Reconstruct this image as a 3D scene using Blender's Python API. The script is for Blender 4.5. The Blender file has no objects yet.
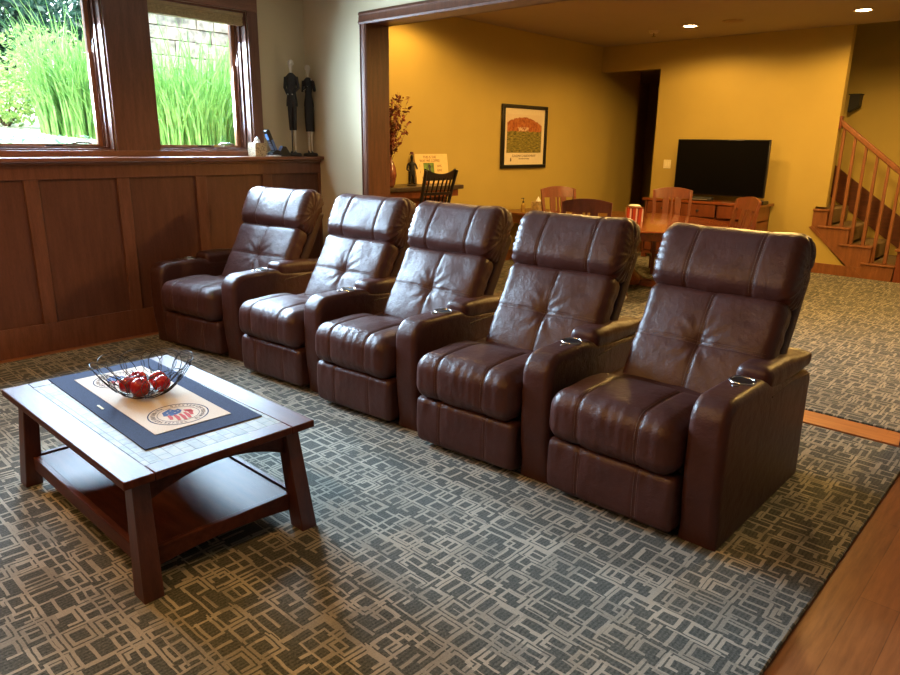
import bpy, bmesh, math, random
from mathutils import Vector, Matrix, noise
PI=math.pi
random.seed(7)
C=bpy.context.scene.collection
# ------------------------------------------------------------------ materials
class N:
    """tiny expression builder for shader math"""
    def __init__(s,nt,sock): s.nt=nt; s.s=sock
    def _m(s,op,*a):
        n=s.nt.nodes.new('ShaderNodeMath'); n.operation=op
        for i,x in enumerate((s,)+a):
            if isinstance(x,N): s.nt.links.new(x.s,n.inputs[i])
            else: n.inputs[i].default_value=x
        return N(s.nt,n.outputs[0])
    def __add__(s,o): return s._m('ADD',o)
    def __sub__(s,o): return s._m('SUBTRACT',o)
    def __mul__(s,o): return s._m('MULTIPLY',o)
    def __truediv__(s,o): return s._m('DIVIDE',o)
    def floor(s): return s._m('FLOOR')
    def fract(s): return s._m('FRACT')
    def abs(s): return s._m('ABSOLUTE')
    def lt(s,o): return s._m('LESS_THAN',o)
    def gt(s,o): return s._m('GREATER_THAN',o)
    def max(s,o): return s._m('MAXIMUM',o)
    def min(s,o): return s._m('MINIMUM',o)
    def sin(s): return s._m('SINE')

def new_mat(name):
    m=bpy.data.materials.new(name); m.use_nodes=True
    nt=m.node_tree; b=nt.nodes['Principled BSDF']
    return m,nt,b
def coords(nt,scale=(1,1,1),kind='Object',rot=(0,0,0)):
    t=nt.nodes.new('ShaderNodeTexCoord'); mp=nt.nodes.new('ShaderNodeMapping')
    mp.inputs['Scale'].default_value=scale; mp.inputs['Rotation'].default_value=rot
    nt.links.new(t.outputs[kind],mp.inputs[0]); return mp.outputs[0]
def noise_n(nt,vec,scale,detail=3,rough=.5):
    n=nt.nodes.new('ShaderNodeTexNoise'); n.inputs['Scale'].default_value=scale
    n.inputs['Detail'].default_value=detail; n.inputs['Roughness'].default_value=rough
    nt.links.new(vec,n.inputs['Vector']); return n.outputs['Fac']
def ramp(nt,fac,stops):
    r=nt.nodes.new('ShaderNodeValToRGB'); e=r.color_ramp.elements
    while len(e)<len(stops): e.new(.5)
    for i,(p,c) in enumerate(stops): e[i].position=p; e[i].color=(*c,1)
    nt.links.new(fac,r.inputs[0]); return r.outputs[0]
def mix(nt,fac,a,b):
    m=nt.nodes.new('ShaderNodeMix'); m.data_type='RGBA'
    for i,x in ((0,fac),(6,a),(7,b)):
        if isinstance(x,N): x=x.s
        if hasattr(x,'links'): nt.links.new(x,m.inputs[i])
        elif i==0: m.inputs[0].default_value=x
        else: m.inputs[i].default_value=(*x,1)
    return m.outputs[2]
def bump(nt,b,h,strength=.3,dist=.01):
    n=nt.nodes.new('ShaderNodeBump'); n.inputs['Strength'].default_value=strength
    n.inputs['Distance'].default_value=dist
    nt.links.new(h,n.inputs['Height']); nt.links.new(n.outputs[0],b.inputs['Normal'])
def plain(name,col,rough=.5,metal=0,var=.12,scale=30,bmp=0,emit=None,coat=0):
    m,nt,b=new_mat(name); v=coords(nt); f=noise_n(nt,v,scale)
    lo=tuple(c*(1-var) for c in col); hi=tuple(min(1,c*(1+var)) for c in col)
    nt.links.new(ramp(nt,f,[(.3,lo),(.7,hi)]),b.inputs['Base Color'])
    b.inputs['Roughness'].default_value=rough; b.inputs['Metallic'].default_value=metal
    b.inputs['Coat Weight'].default_value=coat
    if rough>=.8: b.inputs['Specular IOR Level'].default_value=.1
    if bmp: bump(nt,b,f,bmp,.004)
    if emit:
        b.inputs['Emission Color'].default_value=(*emit[0],1); b.inputs['Emission Strength'].default_value=emit[1]
    return m
def wood(name,dark,light,rough=.4,scale=(3,3,.35),bm=.12,coat=0,k=9,spec=.4):
    m,nt,b=new_mat(name); v=coords(nt,scale); f=noise_n(nt,v,k,6,.6)
    v2=coords(nt,tuple(s*9 for s in scale)); g=noise_n(nt,v2,k,2,.6)
    c1=ramp(nt,f,[(.3,dark),(.7,light)])
    fine=ramp(nt,g,[(.35,(.72,.72,.72)),(.6,(1,1,1))])
    mm=nt.nodes.new('ShaderNodeMix'); mm.data_type='RGBA'; mm.blend_type='MULTIPLY'; mm.inputs[0].default_value=.6
    nt.links.new(c1,mm.inputs[6]); nt.links.new(fine,mm.inputs[7]); nt.links.new(mm.outputs[2],b.inputs['Base Color'])
    b.inputs['Roughness'].default_value=rough; b.inputs['Coat Weight'].default_value=coat
    b.inputs['Coat Roughness'].default_value=.15; b.inputs['Specular IOR Level'].default_value=spec
    bump(nt,b,g,bm,.002); return m

def leather_mat(name,base,rough=.38):
    m,nt,b=new_mat(name); v=coords(nt)
    f=noise_n(nt,v,7,4,.6)
    nt.links.new(ramp(nt,f,[(.3,tuple(c*.82 for c in base)),(.7,tuple(c*1.18 for c in base))]),b.inputs['Base Color'])
    b.inputs['Roughness'].default_value=rough
    b.inputs['Specular IOR Level'].default_value=.33
    vo=nt.nodes.new('ShaderNodeTexVoronoi'); vo.inputs['Scale'].default_value=330; nt.links.new(v,vo.inputs['Vector'])
    w=noise_n(nt,v,16,5,.65)
    h=N(nt,w)*1.6+N(nt,vo.outputs['Distance'])*.09
    bump(nt,b,h.s,.32,.012); return m
LEATHER=leather_mat('brown_leather',(.056,.0205,.0165))
LEATHER_D=leather_mat('brown_leather_shell',(.042,.016,.013),.42)
THREAD=plain('stitch_thread',(.17,.10,.08),.7)
CHROME=plain('polished_metal',(.55,.55,.57),.15,1,.03)
BLACK=plain('black_plastic',(.008,.008,.009),.3)
BLACKM=plain('black_matte',(.012,.011,.011),.6)
SCREEN=plain('screen_glass',(.0015,.0015,.002),.3,0,.02); SCREEN.node_tree.nodes['Principled BSDF'].inputs['Specular IOR Level'].default_value=.12
WOOD_W=wood('wainscot_wood',(.118,.043,.024),(.18,.072,.042),.38,(3,3,.35))
WOOD_P=wood('wainscot_panel_wood',(.09,.033,.019),(.135,.051,.031),.42,(3,3,.35))
WOOD_WH=wood('ledge_wood',(.17,.064,.034),(.27,.11,.058),.3,(3,.35,3))
WOOD_T=wood('dark_cherry_wood',(.05,.014,.009),(.1,.03,.017),.42,(.5,3,3),coat=0,spec=.10)
WOOD_TL=wood('dark_cherry_leg',(.05,.014,.009),(.1,.03,.017),.4,(3,3,.4),coat=0)
WOOD_S=wood('stair_oak',(.17,.062,.022),(.27,.10,.035),.4,(3,.5,.5))
WOOD_J=wood('jamb_wood',(.10,.035,.018),(.17,.062,.03),.4,(3,3,.35))
WOOD_D=wood('dining_wood',(.17,.04,.014),(.29,.075,.024),.16,(.6,3,3),coat=.5)
WOOD_C=wood('chair_wood',(.13,.035,.015),(.22,.06,.024),.3,(3,3,.5),coat=.2)
WOOD_B=wood('sash_wood',(.30,.12,.05),(.42,.18,.08),.35,(3,3,.4))
def wall_paint(name,col):
    m,nt,b=new_mat(name); v=coords(nt); f=noise_n(nt,v,2.2,3); g=noise_n(nt,v,160,2)
    nt.links.new(ramp(nt,f,[(.3,tuple(c*.95 for c in col)),(.7,col)]),b.inputs['Base Color'])
    b.inputs['Roughness'].default_value=.75; bump(nt,b,g,.12,.003); return m
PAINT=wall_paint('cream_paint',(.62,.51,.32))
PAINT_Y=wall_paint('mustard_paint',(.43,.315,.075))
PAINT_B=wall_paint('brown_paint',(.20,.15,.10))  # dark brown given to the unseen walls to cut bounced light
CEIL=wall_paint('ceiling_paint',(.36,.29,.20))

def carpet_mat(name,dark,mid,light,cell=.108):
    m,nt,b=new_mat(name)
    t=nt.nodes.new('ShaderNodeTexCoord'); sx=nt.nodes.new('ShaderNodeSeparateXYZ')
    # slight waviness of the loops
    nz=nt.nodes.new('ShaderNodeTexNoise'); nz.inputs['Scale'].default_value=14; nt.links.new(t.outputs['Object'],nz.inputs['Vector'])
    va=nt.nodes.new('ShaderNodeVectorMath'); va.operation='MULTIPLY_ADD'
    nt.links.new(nz.outputs['Color'],va.inputs[0]); va.inputs[1].default_value=(.012,.012,0); nt.links.new(t.outputs['Object'],va.inputs[2])
    nt.links.new(va.outputs[0],sx.inputs[0])
    X=N(nt,sx.outputs[0]); Y=N(nt,sx.outputs[1])
    def hsh(a,b_,seed):
        return ((a*12.9898+b_*78.233+seed).sin()*43758.5453).fract()
    def layer(cx,cy,ox,oy,seed,wl):
        u=(X+ox)/cx; 
        row0=(Y+oy)/cy; ry=row0.floor()
        u=u+hsh(ry,ry*0.0,seed+9.1)        # offset each row
        ix=u.floor(); fx=u.fract()-.5; fy=row0.fract()-.5
        ax=fx.abs(); ay=fy.abs()
        r=hsh(ix,ry,seed); r2=hsh(ix,ry,seed+3.7)
        d=ax.max(ay)
        ring=d.gt(.26)*d.lt(.26+wl)              # nested square
        keep=r.gt(.38)
        gap=hsh(ix,ry,seed+5.5).gt(.5)*(fx.gt(.0)*fy.lt(-.1))  # open corner
        ring=ring*keep*(N(nt,gap.s)*-1+1)
        bar=(ay.lt(wl*.5)*ax.lt(.45))*r.lt(.38)*r2.gt(.5)
        barv=(ax.lt(wl*.5)*ay.lt(.45))*r.lt(.38)*r2.lt(.5)
        eh=(ay.gt(.5-wl*.5))*hsh(ix,(row0+.5).floor(),seed+1.3).gt(.42)
        ev=(ax.gt(.5-wl*.5))*hsh((u+.5).floor(),ry,seed+2.1).gt(.42)
        return ring.max(bar).max(barv).max(eh).max(ev)
    A=layer(cell,cell*.86,0,0,1.0,.120)
    B=layer(cell*1.9,cell*1.55,.37,.81,4.2,.048)
    L=A.max(B)
    fz=noise_n(nt,t.outputs['Object'],130,3,.7); fl=noise_n(nt,t.outputs['Object'],260,2,.7)
    rib=((X+Y*.0)*420).sin()*.5+.5
    fd=N(nt,fz)*.88+rib*.12
    col_d=ramp(nt,fd.s,[(.32,dark),(.68,mid)])
    col_l=ramp(nt,fl,[(.3,tuple(c*.72 for c in light)),(.7,light)])
    tone=hsh((X/(cell*1.35)).floor(),(Y/(cell*.9)).floor(),7.7)
    L=L*(tone*.5+.55)
    nt.links.new(mix(nt,L,col_d,col_l),b.inputs['Base Color'])
    b.inputs['Roughness'].default_value=.95; b.inputs['Specular IOR Level'].default_value=.15
    b.inputs['Sheen Weight'].default_value=.15
    h=L*.6+N(nt,fz)*.5
    bump(nt,b,h.s,.7,.008); return m
CARPET=carpet_mat('geometric_loop_carpet',(.020,.023,.018),(.105,.106,.084),(.40,.36,.28))
def planks(name,dark,light,along='y',w=.125):
    m,nt,b=new_mat(name)
    rot=(0,0,PI/2) if along=='y' else (0,0,0)
    v=coords(nt,(1,1,1),'Object',rot)
    br=nt.nodes.new('ShaderNodeTexBrick'); nt.links.new(v,br.inputs['Vector'])
    br.inputs['Scale'].default_value=1; br.inputs['Brick Width'].default_value=1.3; br.inputs['Row Height'].default_value=w
    br.inputs['Mortar Size'].default_value=.0016; br.inputs['Mortar Smooth'].default_value=.2
    br.inputs['Color1'].default_value=(.25,.25,.25,1); br.inputs['Color2'].default_value=(.8,.8,.8,1); br.inputs['Mortar'].default_value=(0,0,0,1)
    sc=(12,1.1,1) if along=='y' else (1.1,12,1)
    g=noise_n(nt,coords(nt,sc),4,6,.65)
    f=N(nt,g)*.75+N(nt,br.outputs['Color'])*.35
    nt.links.new(ramp(nt,f.s,[(.25,tuple(c*.35 for c in dark)),(.4,dark),(.75,light)]),b.inputs['Base Color'])
    b.inputs['Roughness'].default_value=.36
    bump(nt,b,f.s,.1,.002); return m
FLOOR=planks('hardwood_planks',(.19,.062,.020),(.36,.13,.043),'y')
FLOORX=planks('hardwood_threshold',(.28,.09,.03),(.46,.17,.055),'x',.08)

def glass_mat():
    m=bpy.data.materials.new('window_glass'); m.use_nodes=True; nt=m.node_tree; nt.nodes.clear()
    o=nt.nodes.new('ShaderNodeOutputMaterial'); tr=nt.nodes.new('ShaderNodeBsdfTransparent'); gl=nt.nodes.new('ShaderNodeBsdfGlossy')
    gl.inputs['Roughness'].default_value=.02
    fr=nt.nodes.new('ShaderNodeFresnel'); fr.inputs['IOR'].default_value=1.35
    mx=nt.nodes.new('ShaderNodeMixShader'); nt.links.new(fr.outputs[0],mx.inputs[0]); nt.links.new(tr.outputs[0],mx.inputs[1]); nt.links.new(gl.outputs[0],mx.inputs[2])
    nt.links.new(mx.outputs[0],o.inputs[0]); return m
GLASS=glass_mat()

# ------------------------------------------------------------------ mesh helpers
class MB:
    def __init__(s): s.v=[]; s.f=[]
    def add(s,vs,fs,M=None):
        o=len(s.v)
        s.v+=[(M@Vector(p)) if M else Vector(p) for p in vs]
        s.f+=[tuple(i+o for i in f) for f in fs]; return s
    def box(s,x0,x1,y0,y1,z0,z1,M=None):
        return s.add([(x0,y0,z0),(x1,y0,z0),(x1,y1,z0),(x0,y1,z0),(x0,y0,z1),(x1,y0,z1),(x1,y1,z1),(x0,y1,z1)],
            [(0,3,2,1),(4,5,6,7),(0,1,5,4),(1,2,6,5),(2,3,7,6),(3,0,4,7)],M)
    def frustum(s,a,b,M=None):   # two rects (x0,x1,y0,y1,z)
        v=[]
        for (x0,x1,y0,y1,z) in (a,b): v+=[(x0,y0,z),(x1,y0,z),(x1,y1,z),(x0,y1,z)]
        return s.add(v,[(0,3,2,1),(4,5,6,7),(0,1,5,4),(1,2,6,5),(2,3,7,6),(3,0,4,7)],M)
    def tube(s,path,r,n=8,closed=False,M=None,caps=True):
        P=[Vector(p) for p in path]; k=len(P)
        R=r if isinstance(r,(list,tuple)) else [r]*k
        vs=[];fs=[]; up=None
        for i,p in enumerate(P):
            if closed: t=(P[(i+1)%k]-P[i-1])
            else: t=P[min(i+1,k-1)]-P[max(i-1,0)]
            t=t.normalized() if t.length>1e-9 else Vector((0,0,1))
            if up is None: up=Vector((0,0,1)) if abs(t.z)<.9 else Vector((1,0,0))
            a=t.cross(up)
            if a.length<1e-6: a=t.cross(Vector((0,1,0)))
            a.normalize(); b=a.cross(t).normalized(); up=b
            for j in range(n):
                th=2*PI*j/n; vs.append(p+(a*math.cos(th)+b*math.sin(th))*R[i])
        m=k if closed else k-1
        for i in range(m):
            for j in range(n):
                a0=i*n+j; a1=i*n+(j+1)%n; b0=((i+1)%k)*n+j; b1=((i+1)%k)*n+(j+1)%n
                fs.append((a0,a1,b1,b0))
        if caps and not closed:
            fs.append(tuple(range(n))[::-1]); fs.append(tuple((k-1)*n+j for j in range(n)))
        return s.add(vs,fs,M)
    def lathe(s,prof,n=24,M=None):
        vs=[];fs=[]
        for r,z in prof:
            for j in range(n):
                th=2*PI*j/n; vs.append((r*math.cos(th),r*math.sin(th),z))
        for i in range(len(prof)-1):
            for j in range(n):
                fs.append((i*n+j,i*n+(j+1)%n,(i+1)*n+(j+1)%n,(i+1)*n+j))
        if prof[0][0]>1e-4: fs.append(tuple(range(n))[::-1])
        if prof[-1][0]>1e-4: fs.append(tuple((len(prof)-1)*n+j for j in range(n)))
        return s.add(vs,fs,M)
    def prism(s,poly,a,b,axis='y',M=None):   # polygon in the other two axes
        n=len(poly)
        def P(q,w):
            return {'y':(q[0],w,q[1]),'x':(w,q[0],q[1]),'z':(q[0],q[1],w)}[axis]
        vs=[P(q,a) for q in poly]+[P(q,b) for q in poly]
        fs=[tuple(range(n)),tuple(range(n,2*n))[::-1]]+[(i,(i+1)%n,n+(i+1)%n,n+i)[::-1] for i in range(n)]
        return s.add(vs,fs,M)
    def build(s,name,mat,parent=None,smooth=False,bevel=0,loc=None,seg=2,smooth_angle=None):
        me=bpy.data.meshes.new(name); me.from_pydata([tuple(v) for v in s.v],[],s.f); me.validate()
        bm=bmesh.new(); bm.from_mesh(me); bmesh.ops.recalc_face_normals(bm,faces=bm.faces)
        ang=smooth_angle if smooth_angle else (math.radians(40))
        if smooth or bevel:
            for f in bm.faces: f.smooth=True
            for e in bm.edges:
                e.smooth = (len(e.link_faces)==2 and e.calc_face_angle(0)<ang)
        bm.to_mesh(me); bm.free()
        me.materials.append(mat)
        o=bpy.data.objects.new(name,me); C.objects.link(o)
        if parent: o.parent=parent
        if loc: o.location=loc
        if bevel:
            md=o.modifiers.new('Bevel','BEVEL'); md.width=bevel; md.segments=seg; md.limit_method='ANGLE'; md.angle_limit=math.radians(40)
            md.harden_normals=False
        return o
def tag(o,label,cat,group=None,kind=None):
    o['label']=label; o['category']=cat
    if group: o['group']=group
    if kind: o['kind']=kind
    return o
def struct(o): o['kind']='structure'; return o
def thing(name,loc,rz,label,cat,group=None):
    o=bpy.data.objects.new(name,None); C.objects.link(o); o.location=loc; o.rotation_euler=(0,0,rz); o.empty_display_size=.1
    return tag(o,label,cat,group)
def dup(root,loc,rz,label,skip=()):
    def cp(o,par):
        c=o.copy(); C.objects.link(c); c.parent=par
        for ch in list(o.children):
            if ch.name not in skip: cp(ch,c)
        return c
    r=cp(root,None); r.location=loc; r.rotation_euler=(0,0,rz); r['label']=label; return r
def sstep(a,b,x):
    t=max(0,min(1,(x-a)/(b-a))); return t*t*(3-2*t)
def T(x,y,z): return Matrix.Translation((x,y,z))
def RX(a): return Matrix.Rotation(a,4,'X')
def RY(a): return Matrix.Rotation(a,4,'Y')
def RZ(a): return Matrix.Rotation(a,4,'Z')

# rounded, puffed cushion: points of a box surface -> rounded box -> displaced along the normal
class Cushion:
    def __init__(s,h,r,disp,M=None): s.h=h; s.r=r; s.disp=disp; s.M=M or Matrix()
    def p(s,q,lift=0):
        c=[max(-(h-s.r),min(h-s.r,x)) for x,h in zip(q,s.h)]
        d=Vector((q[0]-c[0],q[1]-c[1],q[2]-c[2])); n=d.normalized() if d.length>0 else Vector((0,0,1))
        p=Vector(c)+n*s.r
        p=p+n*(s.disp(p,n)+lift)
        return s.M@p
    def mesh(s,mb,n):
        key={}; 
        def vid(q):
            k=(round(q[0],5),round(q[1],5),round(q[2],5))
            if k not in key: key[k]=len(key); vs.append(s.p(q))
            return key[k]
        vs=[];fs=[]
        for ax in range(3):
            u,w=[a for a in range(3) if a!=ax]
            for sg in (-1,1):
                g=[[None]*(n[w]+1) for _ in range(n[u]+1)]
                for i in range(n[u]+1):
                    for j in range(n[w]+1):
                        q=[0,0,0]; q[ax]=sg*s.h[ax]; q[u]=-s.h[u]+2*s.h[u]*i/n[u]; q[w]=-s.h[w]+2*s.h[w]*j/n[w]
                        g[i][j]=vid(q)
                for i in range(n[u]):
                    for j in range(n[w]):
                        fs.append((g[i][j],g[i+1][j],g[i+1][j+1],g[i][j+1]))
        mb.add(vs,fs); return mb
def stitches(cu,qfun,count,off,mb,axis=0):
    """dashes of thread either side of a seam"""
    for sgn in (-1,1):
        for i in range(count):
            t0=(i+.15)/count; t1=(i+.8)/count
            a=list(qfun(t0)); b=list(qfun(t1)); a[axis]+=off*sgn; b[axis]+=off*sgn
            mb.tube([cu.p(a,.0012),cu.p(b,.0012)],.0011,4)

# ------------------------------------------------------------------ SETTING
def S(mb,name,mat,**k): return struct(mb.build(name,mat,**k))
XW=-5.77; XG=-5.94
YO=4.2; YO2=4.43; ZC=2.95
# floor
f=MB().box(-5.9,2.5,-3.2,YO2,-.1,0); S(f,'floor',FLOOR)
f=MB().box(-5.93,1.6,YO2,13.2,-.1,0).box(-7,-5.93,10.7,13.2,-.1,0); S(f,'floor.001',FLOOR)
f=MB().box(-4.86,-.56,YO+.0,YO2-.02,0,.011); S(f,'trim_1',FLOORX,bevel=.003)
# ceilings
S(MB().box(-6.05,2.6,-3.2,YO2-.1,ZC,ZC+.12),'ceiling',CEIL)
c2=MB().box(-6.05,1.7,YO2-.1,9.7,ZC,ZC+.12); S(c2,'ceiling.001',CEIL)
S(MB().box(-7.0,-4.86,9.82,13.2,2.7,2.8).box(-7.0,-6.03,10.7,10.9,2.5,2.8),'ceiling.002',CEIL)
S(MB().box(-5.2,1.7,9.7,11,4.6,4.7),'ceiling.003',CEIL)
# left wall with three window openings
wins=[(.26,1.14),(1.49,2.374),(2.72,3.60)]
ZB,ZT=1.455,2.62
mb=MB(); XO=-6.05
mb.box(XO,XW,-3.2,YO2,-.1,ZB).box(XO,XW,-3.2,YO2,ZT,ZC)
ys=[-3.2]+[y for w in wins for y in w]+[YO2]
for i in range(0,len(ys),2): mb.box(XO,XW,ys[i],ys[i+1],ZB,ZT)
S(mb,'wall_left',PAINT)
# wall between the rooms
mb=MB().box(XW,-4.90,YO,YO2-.005,0,ZC).box(-.55,2.5,YO,YO2-.005,0,ZC).box(-4.90,-.55,YO,YO2-.005,2.6,ZC)
S(mb,'wall_back',PAINT)
mb=MB().box(-5.93,-4.90,YO2-.005,YO2+.01,0,ZC).box(-.55,1.6,YO2-.005,YO2+.01,0,ZC).box(-4.90,-.55,YO2-.005,YO2+.01,2.6,ZC)
S(mb,'wall_back_dining',PAINT_Y)
S(MB().box(2.5,2.6,-3.2,YO2,0,ZC),'wall_right',PAINT_B)
S(MB().box(-6.05,2.6,-3.3,-3.2,0,ZC),'wall_front',PAINT_B)
# dining room walls
S(MB().box(-6.03,-5.917,YO2,10.9,0,ZC),'wall_dining_left',PAINT_Y)
S(MB().box(-6.9,-6.03,10.8,10.9,0,ZC).box(-7,-4.86,13.1,13.2,0,ZC).box(-7,-6.9,10.8,13.2,0,ZC),'wall_hall',PAINT_Y)
S(MB().box(1.6,1.7,YO2,11,0,4.7),'wall_dining_right',PAINT_Y)
# television wall: doorway to the hall on the left, stair opening on the right (sloping lower edge)
mb=MB().box(-5.917,-4.96,9.7,9.82,2.6,ZC)
mb.prism([(-4.96,0),(-2.12,0),(-2.68,.56),(-2.68,.84),(-2.56,.84),(-2.56,ZC),(-4.96,ZC)],9.7,9.82,'y')
S(mb,'wall_far',PAINT_Y)
S(MB().box(-4.96,-4.86,9.82,13.1,0,2.7),'wall_hall_right',PAINT_Y)
S(MB().box(-4.86,1.6,10.8,10.9,0,4.7).box(-4.95,-4.86,9.82,10.9,2.7,4.7),'wall_stair',PAINT_Y)
S(MB().box(-4.9,1.7,9.7,9.82,ZC+.1,4.7),'wall_stair_upper',PAINT_Y)
# skirtings
def skirt(mb): 
    return mb
S(MB().box(-4.96,-2.05,9.685,9.7,0,.14),'baseboard_far',WOOD_S,bevel=.004)
S(MB().box(-5.917,-5.902,YO2+.02,9.7,0,.14),'baseboard_dining_left',WOOD_S,bevel=.004)
S(MB().box(1.585,1.6,YO2+.02,9.7,0,.14),'baseboard_dining_right',WOOD_S,bevel=.004)
S(MB().box(-4.86,1.6,10.785,10.8,0,.14),'baseboard_stair',WOOD_S,bevel=.004)
S(MB().box(2.485,2.5,-3.2,YO-.12,0,.14),'baseboard_right',WOOD_S,bevel=.004)
# opening casing and jamb
def casing(x,sgn):
    p=[(0,0),(.10,0),(.10,.022),(.085,.030),(.07,.022),(.03,.018),(.02,.026),(.008,.02),(0,.012)]
    return [(x+sgn*a,YO-b) for a,b in p]
S(MB().prism(casing(-4.96,1),0,2.51,'z'),'trim_2',WOOD_J,smooth=True)
S(MB().prism(casing(-.46,-1),0,2.51,'z'),'trim_3',WOOD_J,smooth=True)
p=[(YO-b,2.61-a) for a,b in [(0,0),(.10,0),(.10,.022),(.085,.030),(.07,.022),(.03,.018),(.02,.026),(.008,.02),(0,.012)]]
S(MB().prism(p,-4.96,-.46,'x'),'trim_4',WOOD_J,smooth=True)
S(MB().box(-4.9,-4.885,YO-.01,YO2+.03,0,2.52).box(-.565,-.55,YO-.01,YO2+.03,0,2.52).box(-4.90,-.55,YO-.01,YO2+.03,2.52,2.6),'trim_5',WOOD_J,bevel=.002)
S(MB().box(-4.98,-4.89,YO2,YO2+.025,0,2.62).box(-.55,-.46,YO2,YO2+.025,0,2.62).box(-4.96,-.46,YO2,YO2+.025,2.52,2.62),'trim_6',WOOD_J,bevel=.003)
# wainscot
XF=-5.585
mb=MB().box(XW,XF-.02,-3.2,YO,0,1.38); S(mb,'trim_7',WOOD_P)
mb=MB().box(XF-.02,XF,-3.2,YO,1.255,1.38).box(XF-.02,XF,-3.2,YO,0,.215)
y=1.68
for k in range(-7,4):
    yy=1.68+.643*k; mb.box(XF-.02,XF,yy-.047,yy+.047,.215,1.255)
mb.box(XF-.02,XF,YO-.03,YO,.215,1.255)
S(mb,'trim_8',WOOD_W,bevel=.003)
S(MB().box(XW+.005,-5.52,-3.2,YO,1.38,1.41).box(XW,XF+.018,-3.2,YO,1.355,1.38),'trim_9',WOOD_WH,bevel=.006)
# window casings (flat boards on the wall)
S(MB().box(XW,XW+.02,2.374,2.72,1.41,ZT+.11).box(XW,XW+.02,3.60,3.70,1.41,ZT+.11).box(XW,XW+.02,1.14,1.49,1.41,ZT+.11).box(XW,XW+.02,.16,.26,1.41,ZT+.11),'trim_10',WOOD_W,bevel=.003)
S(MB().box(XW,XW+.022,.16,3.70,ZT,ZT+.115).box(XW,XW+.026,.16,3.70,1.41,ZB),'trim_11',WOOD_WH,bevel=.003)
for i,(a,b) in enumerate(wins):
    w=bpy.data.objects.new('window_%d'%(i+1),None); C.objects.link(w); w.location=(XG,(a+b)/2,ZB); w['kind']='structure'
    hw=(b-a)/2; H=ZT-ZB
    fr=MB()
    # lining of the reveal
    fr.box(-.06,.165,-hw,-hw+.015,0,H).box(-.06,.165,hw-.015,hw,0,H).box(-.06,.165,-hw,hw,H-.015,H).box(-.06,.165,-hw,hw,0,.015)
    # stepped stops
    for s in (-1,1):
        y0,y1=sorted((s*(hw-.015),s*(hw-.03))); fr.box(.02,.09,y0,y1,.015,H-.015)
        y0,y1=sorted((s*(hw-.03),s*(hw-.04))); fr.box(.02,.05,y0,y1,.015,H-.015)
    fr.box(.02,.09,-hw+.015,hw-.015,.015,.03)
    fr.build('window_frame',WOOD_W,w,bevel=.002)
    sa=MB(); t=.055
    sa.box(-.025,.02,-hw+.016,-hw+.016+t,.016,H-.016).box(-.025,.02,hw-.016-t,hw-.016,.016,H-.016)
    sa.box(-.025,.02,-hw+.016+t,hw-.016-t,.016,.016+.03).box(-.025,.02,-hw+.016+t,hw-.016-t,H-.016-t,H-.016)
    so=sa.build('sash',WOOD_B,w,bevel=.004)
    MB().box(-.004,.0,-hw+.06,hw-.06,.04,H-.06).build('pane',GLASS,w)
    ck=MB(); ck.box(.02,.045,.12,.22,.03,.05).tube([(.04,.17,.05),(.06,.2,.062),(.07,.27,.058),(.07,.3,.05)],.007,8)
    ck.build('crank_handle',CHROME,w,smooth=True)
    lk=MB().box(.02,.03,-.02,.1,.03,.042); lk.build('latch',BLACKM,w)

# window shade at top of the second visible window
SHADE=plain('tan_shade_fabric',(.42,.32,.17),.8,var=.2,scale=60)
sh=thing('window_shade',(XG+.12,(wins[2][0]+wins[2][1])/2,ZT-.015),0,'tan pleated shade gathered at the top of the window nearest the corner','window shade')
mb=MB()
for k in range(5): mb.box(-.024+.003*(k%2),.024-.003*(k%2),-.42,.42,-.03-.011*(k+1),-.03-.011*k-.001)
mb.build('folded_fabric',SHADE,sh,bevel=.002)
MB().box(-.028,.028,-.425,.425,-.03,0).build('head_rail',plain('tan_rail',(.36,.27,.13),.45),sh,bevel=.003)
MB().box(-.026,.026,-.422,.422,-.1,-.086).build('bottom_rail',plain('tan_rail_lower',(.40,.30,.15),.45),sh,bevel=.003)

# ------------------------------------------------------------------ carpets
mb=MB().box(-5.47,-.49,-3.0,4.17,0,.014)
tag(mb.build('area_rug',CARPET,None,bevel=.006),'large grey green carpet with beige geometric lines under the recliners and coffee table','rug')
mb=MB().box(-5.85,1.4,4.425,9.66,0,.014)
tag(mb.build('area_rug',CARPET,None,bevel=.006),'matching patterned carpet in the dining room beyond the wood threshold','rug')

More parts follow.
